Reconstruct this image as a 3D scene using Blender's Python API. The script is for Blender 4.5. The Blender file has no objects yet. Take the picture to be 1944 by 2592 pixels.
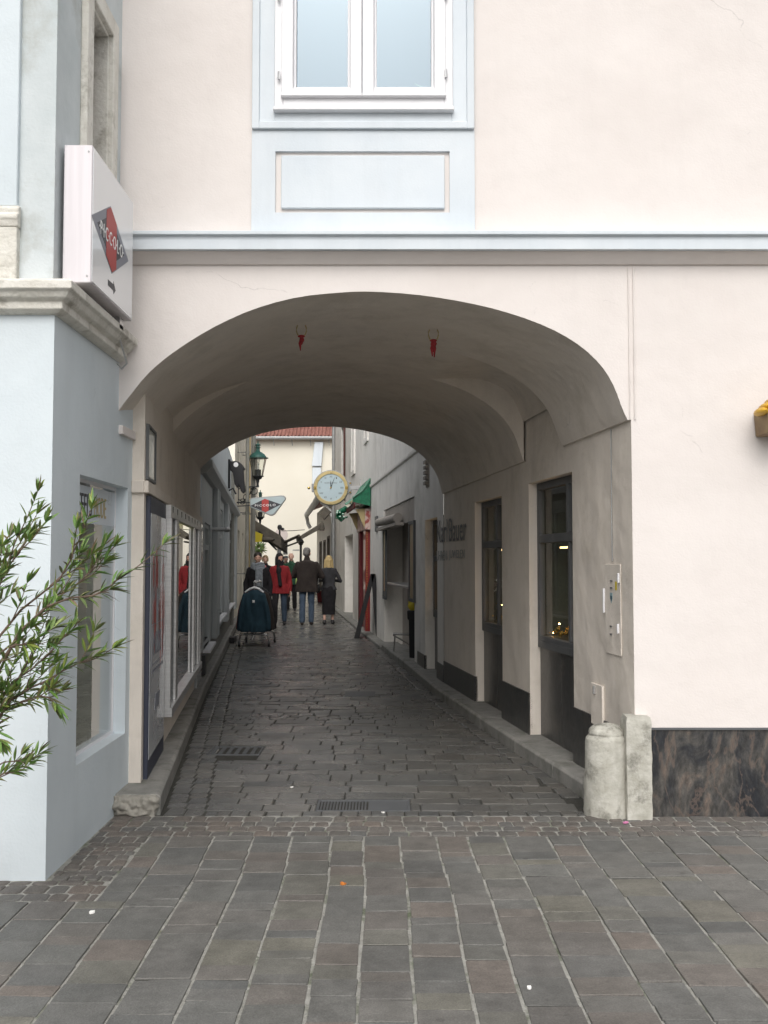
import bpy, bmesh, math, random
from mathutils import Vector, Matrix, noise
R = math.radians
random.seed(7)
scn = bpy.context.scene
col = scn.collection

# ------------------------------------------------------------------ camera, world, light, exposure
FPX, CX, CY, PITCH, EYE = 2519.0, 972.0, 1296.0, R(2.82), 1.55
cd = bpy.data.cameras.new('camera'); cam = bpy.data.objects.new('camera', cd); col.objects.link(cam)
cam.location = (0, 0, EYE); cam.rotation_euler = (R(90) + PITCH, 0, 0)
cd.sensor_fit = 'HORIZONTAL'; cd.sensor_width = 36.0; cd.lens = FPX / 1944 * 36.0
cd.clip_start = 0.05; cd.clip_end = 500
scn.camera = cam
w = bpy.data.worlds.new('World'); scn.world = w; w.use_nodes = True
nt = w.node_tree; nt.nodes.clear()
wo = nt.nodes.new('ShaderNodeOutputWorld'); bg = nt.nodes.new('ShaderNodeBackground')
sk = nt.nodes.new('ShaderNodeTexSky'); sk.sky_type = 'NISHITA'; sk.sun_disc = False
sk.sun_elevation = R(44); sk.sun_rotation = R(183); sk.dust_density = 6.0; sk.air_density = 1.0
hs = nt.nodes.new('ShaderNodeHueSaturation'); hs.inputs['Saturation'].default_value = 0.25
nt.links.new(sk.outputs[0], hs.inputs['Color']); nt.links.new(hs.outputs[0], bg.inputs[0]); nt.links.new(bg.outputs[0], wo.inputs[0])
bg.inputs[1].default_value = 0.15
sl = bpy.data.lights.new('sun', 'SUN'); so = bpy.data.objects.new('sun', sl); col.objects.link(so)
sl.energy = 0.6; sl.angle = R(80); sl.color = (1.0, 0.985, 0.96)
so.rotation_euler = (R(46), 0, R(-3)); so.location = (0, -5, 20)
scn.view_settings.view_transform = 'Standard'; scn.view_settings.look = 'None'
scn.view_settings.gamma = 1.0; scn.view_settings.exposure = 0.15
scn.cycles.max_bounces = 8; scn.cycles.diffuse_bounces = 5

# ------------------------------------------------------------------ helpers
def ray(x, y):
    a = (x - CX) / FPX; b = -(y - CY) / FPX
    return Vector((a, math.cos(PITCH) - b * math.sin(PITCH), math.sin(PITCH) + b * math.cos(PITCH)))
def atY(x, y, Y):
    r = ray(x, y); t = Y / r.y; return Vector((r.x * t, Y, EYE + r.z * t))
def atZ(x, y, z=0.0):
    r = ray(x, y); t = (z - EYE) / r.z; return Vector((r.x * t, r.y * t, z))

class Fr:      # a vertical wall plane: u runs along it, z up, d out of the wall towards the street
    def __init__(s, o, d, side):
        L = math.hypot(*d); s.o = o; s.d = (d[0] / L, d[1] / L); s.n = (-s.d[1] * side, s.d[0] * side)
    def P(s, u, z, d=0.0):
        return Vector((s.o[0] + s.d[0] * u + s.n[0] * d, s.o[1] + s.d[1] * u + s.n[1] * d, z))
    def px(s, x, y, d=0.0):
        r = ray(x, y); ox = s.o[0] + s.n[0] * d; oy = s.o[1] + s.n[1] * d
        t = (ox * s.n[0] + oy * s.n[1]) / (r.x * s.n[0] + r.y * s.n[1])
        X, Y = r.x * t, r.y * t
        return ((X - s.o[0]) * s.d[0] + (Y - s.o[1]) * s.d[1], EYE + r.z * t)
FA = Fr((0, 6.15), (1, 0), -1)                 # pink facade
RW = Fr((1.536, 6.15), (-.139, 1), 1)          # right wall of the passage
RA = Fr((.717, 12.0), (-.108, 1), 1)           # right wall of the alley beyond
LW = Fr((-1.57, 6.5), (-.118, 1), -1)          # left wall, passage and alley
GS = Fr((-1.65, 4.93), (0, 1), -1)             # side of the grey corner building
GF = Fr((0, 4.93), (1, 0), -1)                 # its front
EB = Fr((0, 54), (1, 0), -1)                   # building closing the alley

SPLIT = {'edge_trim', 'marble_plinth', 'pilaster', 'hinge', 'fastener', 'window_sill', 'fascia_board', 'cover_slot', 'bracket', 'glass_pane', 'screw', 'marble_panel', 'display_stand', 'gold_stud', 'conduit', 'buttress', 'impost_band', 'arm', 'display_panel', 'scalloped_valance'}
class MB:
    def __init__(s): s.v = []; s.f = []; s.m = []; s.cur = 0
    def add(s, vs, fs):
        b = len(s.v); s.v += [tuple(v) for v in vs]; s.f += [tuple(b + i for i in f) for f in fs]; s.m += [s.cur] * len(fs)
    def quad(s, *p): s.add(p, [tuple(range(len(p)))])
    def hexa(s, p):   # 8 points: bottom 4, top 4
        s.add(p, [(0, 3, 2, 1), (4, 5, 6, 7), (0, 1, 5, 4), (1, 2, 6, 5), (2, 3, 7, 6), (3, 0, 4, 7)])
    def box(s, x0, x1, y0, y1, z0, z1):
        s.hexa([(x0, y0, z0), (x1, y0, z0), (x1, y1, z0), (x0, y1, z0), (x0, y0, z1), (x1, y0, z1), (x1, y1, z1), (x0, y1, z1)])
    def fbox(s, fr, u0, u1, z0, z1, d0, d1):
        P = fr.P; s.hexa([P(u0, z0, d0), P(u1, z0, d0), P(u1, z0, d1), P(u0, z0, d1), P(u0, z1, d0), P(u1, z1, d0), P(u1, z1, d1), P(u0, z1, d1)])
    def fframe(s, fr, u0, u1, z0, z1, t, d0, d1, tb=None):   # picture-frame of four butted bars
        tb = tb or t
        s.fbox(fr, u0, u0 + t, z0, z1, d0, d1); s.fbox(fr, u1 - t, u1, z0, z1, d0, d1)
        s.fbox(fr, u0 + t, u1 - t, z0, z0 + tb, d0, d1); s.fbox(fr, u0 + t, u1 - t, z1 - tb, z1, d0, d1)
    def prism(s, a, b):    # two matching rings, closed
        n = len(a); s.add(list(a) + list(b), [tuple(range(n))[::-1], tuple(range(n, 2 * n))] + [(i, (i + 1) % n, n + (i + 1) % n, n + i) for i in range(n)])
    def fpoly(s, fr, uz, d0, d1): s.prism([fr.P(u, z, d0) for u, z in uz], [fr.P(u, z, d1) for u, z in uz])
    def sweep(s, fr, prof, u0, u1, n=1):   # profile (d,z) swept along u
        a = [[fr.P(u0 + (u1 - u0) * k / n, z, d) for d, z in prof] for k in range(n + 1)]
        for k in range(n): s.prism(a[k], a[k + 1])
    def loft(s, rings, cap=True):
        n = len(rings[0]); b = []
        for r in rings: b += list(r)
        fs = [(k * n + i, k * n + (i + 1) % n, (k + 1) * n + (i + 1) % n, (k + 1) * n + i) for k in range(len(rings) - 1) for i in range(n)]
        if cap: fs += [tuple(range(n))[::-1], tuple(range(len(b) - n, len(b)))]
        s.add(b, fs)
    def tube(s, pts, r, n=8, cap=True):
        pts = [Vector(p) for p in pts]; rs = r if isinstance(r, (list, tuple)) else [r] * len(pts)
        rings = []; up = Vector((0, 0, 1))
        for i, p in enumerate(pts):
            t = (pts[min(i + 1, len(pts) - 1)] - pts[max(i - 1, 0)]).normalized()
            a = t.cross(up)
            if a.length < .05: a = t.cross(Vector((1, 0, 0)))
            a.normalize(); b = t.cross(a)
            rings.append([p + (a * math.cos(k * 2 * math.pi / n) + b * math.sin(k * 2 * math.pi / n)) * rs[i] for k in range(n)])
        s.loft(rings, cap)
    def lathe(s, c, prof, n=16, ax=(1, 1)):
        c = Vector(c)
        s.loft([[c + Vector((r * math.cos(k * 2 * math.pi / n) * ax[0], r * math.sin(k * 2 * math.pi / n) * ax[1], z)) for k in range(n)] for r, z in prof])
    def disc(s, fr, uz, r, d0, d1, n=28, r0=0.0):
        u, z = uz; ring = lambda rr, d: [fr.P(u + rr * math.cos(k * 2 * math.pi / n), z + rr * math.sin(k * 2 * math.pi / n), d) for k in range(n)]
        if r0: s.loft([ring(r0, d0), ring(r, d0), ring(r, d1), ring(r0, d1), ring(r0, d0)], False)
        else: s.loft([ring(r, d0), ring(r, d1)])
    def ell(s, c, r, n=12, m=8):
        c = Vector(c); rings = []
        for i in range(1, m):
            a = -math.pi / 2 + math.pi * i / m
            rings.append([c + Vector((r[0] * math.cos(a) * math.cos(k * 2 * math.pi / n), r[1] * math.cos(a) * math.sin(k * 2 * math.pi / n), r[2] * math.sin(a))) for k in range(n)])
        s.loft(rings)
    def cap(s, p0, p1, r0, r1, n=12):   # tapered capsule
        p0 = Vector(p0); p1 = Vector(p1); t = (p1 - p0).normalized(); pts = []; rs = []
        for k in (.97, .8, .45): pts.append(p0 - t * r0 * k); rs.append(r0 * math.sqrt(1 - k * k))
        pts += [p0, p1]; rs += [r0, r1]
        for k in (.45, .8, .97): pts.append(p1 + t * r1 * k); rs.append(r1 * math.sqrt(1 - k * k))
        a = t.cross(Vector((0, 0, 1)));
        if a.length < .05: a = t.cross(Vector((0, 1, 0)))
        a.normalize(); b = t.cross(a)
        s.loft([[p + (a * math.cos(k * 2 * math.pi / n) + b * math.sin(k * 2 * math.pi / n)) * r for k in range(n)] for p, r in zip(pts, rs)])
    def clusters(s):
        n = len(s.v); par = list(range(n))
        def find(a):
            while par[a] != a: par[a] = par[par[a]]; a = par[a]
            return a
        for f in s.f:
            for a in f[1:]: par[find(a)] = find(f[0])
        groups = {}
        for i in range(n): groups.setdefault(find(i), []).append(i)
        bb = []
        for g_ in groups.values():
            P_ = [s.v[i] for i in g_]; bb.append([set(g_), [min(p[k] for p in P_) - .004 for k in range(3)], [max(p[k] for p in P_) + .004 for k in range(3)]])
        merged = True
        while merged:
            merged = False; out = []
            for b_ in bb:
                for o_ in out:
                    if all(b_[1][k] <= o_[2][k] and b_[2][k] >= o_[1][k] for k in range(3)):
                        o_[0] |= b_[0]; o_[1] = [min(x, y) for x, y in zip(o_[1], b_[1])]; o_[2] = [max(x, y) for x, y in zip(o_[2], b_[2])]; merged = True; break
                else: out.append(b_)
            bb = out
        res = []
        for st_, _, _ in bb:
            q = MB(); idx = sorted(st_); mp = {a: i for i, a in enumerate(idx)}; q.v = [s.v[i] for i in idx]
            for f, m_ in zip(s.f, s.m):
                if f[0] in st_: q.f.append(tuple(mp[i] for i in f)); q.m.append(m_)
            res.append(q)
        return res
    def build(s, name, mats, parent=None, **kw):
        if name in SPLIT and parent:
            return [q.build1(name, mats, parent, **kw) for q in s.clusters()][0]
        return s.build1(name, mats, parent, **kw)
    def build1(s, name, mats, parent=None, smooth=False, bevel=0, label=None, cat=None, group=None, kind=None, segs=1):
        me = bpy.data.meshes.new(name); me.from_pydata(s.v, [], s.f)
        if not isinstance(mats, (list, tuple)): mats = [mats]
        for m in mats: me.materials.append(m)
        if len(mats) > 1: me.polygons.foreach_set('material_index', s.m)
        bm = bmesh.new(); bm.from_mesh(me)
        bmesh.ops.recalc_face_normals(bm, faces=bm.faces)
        if bevel:
            es = [e for e in bm.edges if len(e.link_faces) == 2 and e.calc_face_angle(0) > .5]
            bmesh.ops.bevel(bm, geom=es, offset=bevel, segments=segs, affect='EDGES', clamp_overlap=True)
        bm.to_mesh(me); bm.free()
        if smooth:
            me.polygons.foreach_set('use_smooth', [True] * len(me.polygons))
            if smooth != 'full': me.set_sharp_from_angle(angle=R(38))
        o = bpy.data.objects.new(name, me); col.objects.link(o)
        if parent: o.parent = parent; o.matrix_parent_inverse = Matrix.Translation(-parent.location) if parent.type == 'EMPTY' and parent.rotation_euler.z == 0 else parent.matrix_basis.inverted()
        tag(o, label, cat, group, kind)
        return o
def tag(o, label=None, cat=None, group=None, kind=None):
    if label: o['label'] = label
    if cat: o['category'] = cat
    if group: o['group'] = group
    if kind: o['kind'] = kind
    return o
def thing(name, label, cat, loc=(0, 0, 0), group=None):
    o = bpy.data.objects.new(name, None); col.objects.link(o); o.location = loc; o.empty_display_size = .1
    return tag(o, label, cat, group)
def baked(name, mb, mat, parent, voxel=None, smooth_it=0, **kw):     # union the primitives of mb into one skin
    o = mb.build(name, mat, parent, **kw)
    if voxel:
        m = o.modifiers.new('r', 'REMESH'); m.mode = 'VOXEL'; m.voxel_size = voxel; m.use_smooth_shade = True
    if smooth_it:
        m = o.modifiers.new('s', 'SMOOTH'); m.factor = .5; m.iterations = smooth_it
    dg = bpy.context.evaluated_depsgraph_get(); me = bpy.data.meshes.new_from_object(o.evaluated_get(dg))
    o.modifiers.clear(); old = o.data; o.data = me; bpy.data.meshes.remove(old); me.name = name
    me.polygons.foreach_set('use_smooth', [True] * len(me.polygons))
    return o
def text(s, mat, parent, org, ux, uy, width=None, height=None, name='lettering', thick=.002, bold=0.0, space=1.0):
    c = bpy.data.curves.new(name, 'FONT'); c.body = s; c.extrude = .5; c.resolution_u = 3; c.offset = bold; c.space_character = space
    t = bpy.data.objects.new(name, c); col.objects.link(t)
    dg = bpy.context.evaluated_depsgraph_get(); me = bpy.data.meshes.new_from_object(t.evaluated_get(dg))
    bpy.data.objects.remove(t)
    xs = [v.co.x for v in me.vertices]; ys = [v.co.y for v in me.vertices]
    x0, x1, y0, y1 = min(xs), max(xs), min(ys), max(ys)
    sx = width / (x1 - x0) if width else None; sy = height / (y1 - y0) if height else sx; sx = sx or sy
    ux = Vector(ux).normalized(); uy = Vector(uy).normalized(); un = ux.cross(uy); org = Vector(org)
    for v in me.vertices:
        q = v.co.copy(); v.co = org + ux * ((q.x - x0) * sx) + uy * ((q.y - y0) * sy) + un * (q.z * 2 * thick)
    me.materials.clear(); me.materials.append(mat)
    o = bpy.data.objects.new(name, me); col.objects.link(o)
    if parent: o.parent = parent; o.matrix_parent_inverse = parent.matrix_basis.inverted()
    return o
def wall_holes(mb, fr, u0, u1, z0, z1, holes, rev=.1, d=0.0, back=True):
    us = sorted({u0, u1} | {h[0] for h in holes} | {h[1] for h in holes}); zs = sorted({z0, z1} | {h[2] for h in holes} | {h[3] for h in holes})
    us = [u for u in us if u0 <= u <= u1]; zs = [z for z in zs if z0 <= z <= z1]
    for a, b in zip(us, us[1:]):
        for c, e in zip(zs, zs[1:]):
            mu, mz = (a + b) / 2, (c + e) / 2
            if any(h[0] < mu < h[1] and h[2] < mz < h[3] for h in holes): continue
            mb.quad(fr.P(a, c, d), fr.P(b, c, d), fr.P(b, e, d), fr.P(a, e, d))
    for h in holes:
        dd = d - (h[4] if len(h) > 4 else rev); a, b, c, e = h[:4]
        c = max(c, z0)
        mb.quad(fr.P(a, c, d), fr.P(a, e, d), fr.P(a, e, dd), fr.P(a, c, dd)); mb.quad(fr.P(b, c, d), fr.P(b, c, dd), fr.P(b, e, dd), fr.P(b, e, d))
        mb.quad(fr.P(a, e, d), fr.P(b, e, d), fr.P(b, e, dd), fr.P(a, e, dd)); mb.quad(fr.P(a, c, d), fr.P(a, c, dd), fr.P(b, c, dd), fr.P(b, c, d))

# ------------------------------------------------------------------ materials
def N(t, k, **kw):
    n = t.nodes.new(k)
    for a, b in kw.items():
        if a.startswith('_'): setattr(n, a[1:], b)
        else: n.inputs[a].default_value = b
    return n
def mat(name, c, rough=.8, c2=None, scale=3.0, bump=0.0, bscale=60.0, metal=0.0, spec=.5, emit=None, ramp=(.35, .7), detail=6, stretch=None, coat=0, c3=None, s3=1.2, big=0.0, streak=0.0):
    m = bpy.data.materials.new(name); m.use_nodes = True; t = m.node_tree; b = t.nodes['Principled BSDF']
    b.inputs['Roughness'].default_value = rough; b.inputs['Metallic'].default_value = metal; b.inputs['Specular IOR Level'].default_value = spec
    b.inputs['Coat Weight'].default_value = coat
    c = tuple(c) + (1,)
    if c2 or bump or streak:
        tc = N(t, 'ShaderNodeTexCoord'); mp = N(t, 'ShaderNodeMapping'); t.links.new(tc.outputs['Object'], mp.inputs[0])
        if stretch: mp.inputs['Scale'].default_value = stretch
    if c2:
        n = N(t, 'ShaderNodeTexNoise', Scale=scale, Detail=detail, Roughness=.62); t.links.new(mp.outputs[0], n.inputs['Vector'])
        r = N(t, 'ShaderNodeValToRGB'); r.color_ramp.elements[0].position = ramp[0]; r.color_ramp.elements[1].position = ramp[1]
        r.color_ramp.elements[0].color = c; r.color_ramp.elements[1].color = tuple(c2) + (1,)
        t.links.new(n.outputs[0], r.inputs[0]); out = r.outputs[0]
        if c3:
            n3 = N(t, 'ShaderNodeTexNoise', Scale=s3, Detail=8, Roughness=.7); t.links.new(mp.outputs[0], n3.inputs['Vector'])
            r3 = N(t, 'ShaderNodeValToRGB'); r3.color_ramp.elements[0].position = .52; r3.color_ramp.elements[1].position = .68
            mx = N(t, 'ShaderNodeMix', _data_type='RGBA'); t.links.new(n3.outputs[0], r3.inputs[0]); t.links.new(r3.outputs[0], mx.inputs[0])
            t.links.new(out, mx.inputs[6]); mx.inputs[7].default_value = tuple(c3) + (1,); out = mx.outputs[2]
        if streak:
            mps = N(t, 'ShaderNodeMapping'); t.links.new(tc.outputs['Object'], mps.inputs[0]); mps.inputs['Scale'].default_value = (3.2, 3.2, .5)
            ns = N(t, 'ShaderNodeTexNoise', Scale=1.0, Detail=6, Roughness=.7); t.links.new(mps.outputs[0], ns.inputs['Vector'])
            ms = N(t, 'ShaderNodeMapRange', **{'From Min': .48, 'From Max': .75, 'To Min': 1.0, 'To Max': 1 - streak}); t.links.new(ns.outputs[0], ms.inputs[0])
            nl = N(t, 'ShaderNodeTexNoise', Scale=.9, Detail=9, Roughness=.75); t.links.new(tc.outputs['Object'], nl.inputs['Vector'])
            ml = N(t, 'ShaderNodeMapRange', **{'From Min': .5, 'From Max': .72, 'To Min': 1.0, 'To Max': 1 - streak}); t.links.new(nl.outputs[0], ml.inputs[0])
            mu = N(t, 'ShaderNodeMath', _operation='MULTIPLY'); t.links.new(ms.outputs[0], mu.inputs[0]); t.links.new(ml.outputs[0], mu.inputs[1])
            nd = N(t, 'ShaderNodeTexNoise', Scale=2.5, Detail=6); t.links.new(tc.outputs['Object'], nd.inputs['Vector'])
            vd = N(t, 'ShaderNodeVectorMath', _operation='MULTIPLY_ADD'); vd.inputs[1].default_value = (.35, .35, .35); t.links.new(nd.outputs['Color'], vd.inputs[0]); t.links.new(tc.outputs['Object'], vd.inputs[2])
            vo = N(t, 'ShaderNodeTexVoronoi', _feature='DISTANCE_TO_EDGE', Scale=.9); t.links.new(vd.outputs[0], vo.inputs['Vector'])
            mc = N(t, 'ShaderNodeMapRange', **{'From Min': .0, 'From Max': .0035, 'To Min': .0, 'To Max': 1.0}); t.links.new(vo.outputs['Distance'], mc.inputs[0])
            mk = N(t, 'ShaderNodeMapRange', **{'From Min': .54, 'From Max': .62, 'To Min': 1.0, 'To Max': .0}); t.links.new(nl.outputs[0], mk.inputs[0])
            mxm = N(t, 'ShaderNodeMath', _operation='MAXIMUM'); t.links.new(mc.outputs[0], mxm.inputs[0]); t.links.new(mk.outputs[0], mxm.inputs[1])
            mcr = N(t, 'ShaderNodeMapRange', **{'To Min': .78, 'To Max': 1.0}); t.links.new(mxm.outputs[0], mcr.inputs[0])
            mu2 = N(t, 'ShaderNodeMath', _operation='MULTIPLY'); t.links.new(mu.outputs[0], mu2.inputs[0]); t.links.new(mcr.outputs[0], mu2.inputs[1]); mu = mu2
            vs = N(t, 'ShaderNodeVectorMath', _operation='SCALE'); t.links.new(out, vs.inputs[0]); t.links.new(mu.outputs[0], vs.inputs['Scale']); out = vs.outputs[0]
        t.links.new(out, b.inputs['Base Color'])
    else: b.inputs['Base Color'].default_value = c
    if bump:
        n2 = N(t, 'ShaderNodeTexNoise', Scale=bscale, Detail=5); t.links.new(mp.outputs[0], n2.inputs['Vector'])
        bp = N(t, 'ShaderNodeBump', Strength=bump, Distance=.01); t.links.new(n2.outputs[0], bp.inputs['Height'])
        if big:
            n4 = N(t, 'ShaderNodeTexNoise', Scale=2.2, Detail=3); t.links.new(mp.outputs[0], n4.inputs['Vector'])
            b4 = N(t, 'ShaderNodeBump', Strength=big, Distance=.06); t.links.new(n4.outputs[0], b4.inputs['Height']); t.links.new(b4.outputs[0], bp.inputs['Normal'])
        t.links.new(bp.outputs[0], b.inputs['Normal'])
    if emit: b.inputs['Emission Color'].default_value = tuple(emit[:3]) + (1,); b.inputs['Emission Strength'].default_value = emit[3]
    return m
def stone_mat(name, cols, rough=(.5, .8), bump=.35, nscale=9):
    m = bpy.data.materials.new(name); m.use_nodes = True; t = m.node_tree; b = t.nodes['Principled BSDF']
    g = N(t, 'ShaderNodeNewGeometry'); r = N(t, 'ShaderNodeValToRGB'); r.color_ramp.interpolation = 'LINEAR'
    e = r.color_ramp.elements
    while len(e) < len(cols): e.new(.5)
    for i, c in enumerate(cols): e[i].position = i / (len(cols) - 1); e[i].color = tuple(c) + (1,)
    t.links.new(g.outputs['Random Per Island'], r.inputs[0])
    tc = N(t, 'ShaderNodeTexCoord'); n = N(t, 'ShaderNodeTexNoise', Scale=nscale, Detail=8, Roughness=.7); t.links.new(tc.outputs['Object'], n.inputs['Vector'])
    mr = N(t, 'ShaderNodeMapRange', **{'From Min': .3, 'From Max': .72, 'To Min': .74, 'To Max': 1.24}); t.links.new(n.outputs[0], mr.inputs[0])
    n5 = N(t, 'ShaderNodeTexNoise', Scale=160, Detail=2); t.links.new(tc.outputs['Object'], n5.inputs['Vector'])
    mr5 = N(t, 'ShaderNodeMapRange', **{'From Min': .3, 'From Max': .7, 'To Min': .8, 'To Max': 1.2}); t.links.new(n5.outputs[0], mr5.inputs[0])
    mm = N(t, 'ShaderNodeMath', _operation='MULTIPLY'); t.links.new(mr.outputs[0], mm.inputs[0]); t.links.new(mr5.outputs[0], mm.inputs[1])
    vo = N(t, 'ShaderNodeTexVoronoi', Scale=4.5); t.links.new(tc.outputs['Object'], vo.inputs['Vector'])
    mv = N(t, 'ShaderNodeMapRange', **{'From Min': .05, 'From Max': .085, 'To Min': .72, 'To Max': 1.0}); t.links.new(vo.outputs['Distance'], mv.inputs[0])
    nb = N(t, 'ShaderNodeTexNoise', Scale=1.1, Detail=5); t.links.new(tc.outputs['Object'], nb.inputs['Vector'])
    mb_ = N(t, 'ShaderNodeMapRange', **{'From Min': .35, 'From Max': .65, 'To Min': .86, 'To Max': 1.12}); t.links.new(nb.outputs[0], mb_.inputs[0])
    m3 = N(t, 'ShaderNodeMath', _operation='MULTIPLY'); t.links.new(mm.outputs[0], m3.inputs[0]); t.links.new(mv.outputs[0], m3.inputs[1])
    m4 = N(t, 'ShaderNodeMath', _operation='MULTIPLY'); t.links.new(m3.outputs[0], m4.inputs[0]); t.links.new(mb_.outputs[0], m4.inputs[1]); mm = m4
    vm = N(t, 'ShaderNodeVectorMath', _operation='SCALE'); t.links.new(r.outputs[0], vm.inputs[0]); t.links.new(mm.outputs[0], vm.inputs['Scale'])
    t.links.new(vm.outputs[0], b.inputs['Base Color'])
    n2 = N(t, 'ShaderNodeTexNoise', Scale=2.2, Detail=5); t.links.new(tc.outputs['Object'], n2.inputs['Vector'])
    mr2 = N(t, 'ShaderNodeMapRange', **{'From Min': .35, 'From Max': .65, 'To Min': rough[0], 'To Max': rough[1]}); t.links.new(n2.outputs[0], mr2.inputs[0])
    t.links.new(mr2.outputs[0], b.inputs['Roughness'])
    n3 = N(t, 'ShaderNodeTexNoise', Scale=45, Detail=6, Roughness=.65); t.links.new(tc.outputs['Object'], n3.inputs['Vector'])
    bp = N(t, 'ShaderNodeBump', Strength=bump, Distance=.008); t.links.new(n3.outputs[0], bp.inputs['Height']); t.links.new(bp.outputs[0], b.inputs['Normal'])
    return m
def glass_mat(name, tint=(.9, .95, .95), refl=None, rough=.0, graze=.9, gt=(1, 1, 1)):
    m = bpy.data.materials.new(name); m.use_nodes = True; t = m.node_tree; t.nodes.clear()
    o = N(t, 'ShaderNodeOutputMaterial'); mx = N(t, 'ShaderNodeMixShader'); tr = N(t, 'ShaderNodeBsdfTransparent'); gl = N(t, 'ShaderNodeBsdfGlossy')
    tr.inputs[0].default_value = tuple(tint) + (1,); gl.inputs['Roughness'].default_value = rough; gl.inputs['Color'].default_value = tuple(gt) + (1,)
    ge = N(t, 'ShaderNodeNewGeometry'); dt = N(t, 'ShaderNodeVectorMath', _operation='DOT_PRODUCT'); t.links.new(ge.outputs['Normal'], dt.inputs[0]); t.links.new(ge.outputs['Incoming'], dt.inputs[1])
    ab = N(t, 'ShaderNodeMath', _operation='ABSOLUTE'); t.links.new(dt.outputs['Value'], ab.inputs[0])
    su = N(t, 'ShaderNodeMath', _operation='SUBTRACT'); su.inputs[0].default_value = 1; t.links.new(ab.outputs[0], su.inputs[1])
    po = N(t, 'ShaderNodeMath', _operation='POWER'); po.inputs[1].default_value = 5; t.links.new(su.outputs[0], po.inputs[0])
    ma = N(t, 'ShaderNodeMath', _operation='MULTIPLY_ADD', _use_clamp=True); ma.inputs[1].default_value = graze; ma.inputs[2].default_value = .04 + (refl or 0)
    t.links.new(po.outputs[0], ma.inputs[0]); t.links.new(ma.outputs[0], mx.inputs[0])
    t.links.new(tr.outputs[0], mx.inputs[1]); t.links.new(gl.outputs[0], mx.inputs[2]); t.links.new(mx.outputs[0], o.inputs[0])
    return m
M = {}
M['pink'] = mat('pink_plaster', (.70, .652, .622), .9, (.735, .692, .664), 1.3, .15, 90, big=.35, streak=.035)
M['inside'] = mat('passage_plaster', (.70, .64, .565), .9, (.76, .70, .63), 1.8, .2, 70, big=.6, streak=.14, c3=(.64, .585, .51), s3=2.4)
M['blueish'] = mat('pale_blue_paint', (.62, .675, .72), .85, (.67, .715, .75), 2, .1, 80, big=.15, streak=.07)
M['grey_wall'] = mat('pale_grey_blue_plaster', (.60, .665, .70), .88, (.64, .70, .73), 1.5, .15, 70, c3=(.57, .63, .66), s3=.8, big=.25, streak=.06)
M['weathered'] = mat('weathered_plaster', (.50, .55, .56), .9, (.62, .66, .67), 2.5, .2, 60, c3=(.42, .44, .42), s3=1.7)
M['stone'] = mat('weathered_limestone', (.62, .60, .54), .92, (.74, .725, .67), 9, .7, 45, c3=(.38, .36, .31), s3=5)
M['guard'] = mat('guard_stone_limestone', (.37, .36, .31), .93, (.52, .51, .46), 14, .6, 38, c3=(.17, .165, .14), s3=6.5)
M['white'] = mat('white_painted_wood', (.74, .74, .76), .5, (.78, .78, .80), 6, .05, 40)
M['alley_white'] = mat('white_alley_plaster', (.76, .735, .69), .9, (.82, .80, .76), 1.2, .12, 60, c3=(.66, .64, .59), s3=.9, big=.3, streak=.12)
M['cream'] = mat('cream_plaster', (.71, .67, .57), .9, (.75, .715, .62), .5, .1, 30)
M['yellowish'] = mat('ochre_plaster', (.72, .56, .26), .9)
M['shopgrey'] = mat('grey_painted_shopfront', (.42, .45, .46), .6, (.48, .51, .52), 3, .05, 40)
M['shopbase'] = mat('grey_shop_base', (.20, .20, .185), .85, (.26, .26, .24), 3, .2, 50)
M['kerb'] = mat('kerb_stone', (.20, .20, .185), .85, (.30, .29, .27), 7, .5, 50, c3=(.13, .13, .11), s3=4)
M['broken'] = mat('broken_concrete', (.24, .23, .20), .95, (.36, .34, .30), 12, 1.0, 25)
M['slab'] = stone_mat('paving_slabs', [(0.1206, 0.1206, 0.1132), (0.1438, 0.142, 0.1327), (0.1095, 0.1114, 0.1067), (0.1578, 0.1531, 0.1411), (0.1281, 0.1281, 0.1206), (0.1531, 0.1355, 0.1188), (0.1346, 0.1346, 0.1271), (0.1392, 0.1392, 0.1299), (0.167, 0.1438, 0.1253), (0.1225, 0.1234, 0.1179), (0.1624, 0.1559, 0.1299), (0.1355, 0.1346, 0.1262)], (.5, .75), .6)
M['cobble'] = stone_mat('small_cobbles', [(0.1113, 0.1065, 0.0968), (0.1404, 0.1239, 0.1093), (0.1162, 0.1162, 0.1113), (0.1597, 0.1355, 0.1162), (0.1258, 0.1162, 0.1065), (0.1355, 0.1335, 0.1239)], (.6, .85), .6, 20)
M['alleystone'] = stone_mat('alley_pavers', [(0.0941, 0.0941, 0.0894), (0.1223, 0.1204, 0.1129), (0.0828, 0.0847, 0.0828), (0.1082, 0.1035, 0.0941), (0.1364, 0.1317, 0.1223), (0.0988, 0.0988, 0.096)], (.2, .4), .45)
M['mortar'] = mat('pale_mortar', (.36, .355, .325), .95, (.25, .245, .22), 14, .8, 60, c3=(.10, .12, .07), s3=3.5)
M['darkjoint'] = mat('dark_joint_grit', (.035, .035, .03), .9, (.06, .058, .05), 12, .8, 60)
M['ground'] = mat('plaza_ground', (.14, .14, .135), .85, (.19, .185, .175), 4, .4, 40)
M['marble'] = None
M['darkmetal'] = mat('dark_grey_frame', (.085, .09, .095), .5, (.11, .115, .12), 5, .03, 50)
M['black'] = mat('black_paint', (.018, .018, .02), .5)
M['blackcloth'] = mat('black_cloth', (.016, .015, .017), .95, (.028, .026, .028), 12, .4, 80, spec=.2)
M['iron'] = mat('dark_iron', (.03, .033, .035), .5, metal=.3)
M['green_metal'] = mat('green_painted_metal', (.02, .085, .07), .35, (.03, .11, .09), 8)
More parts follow.
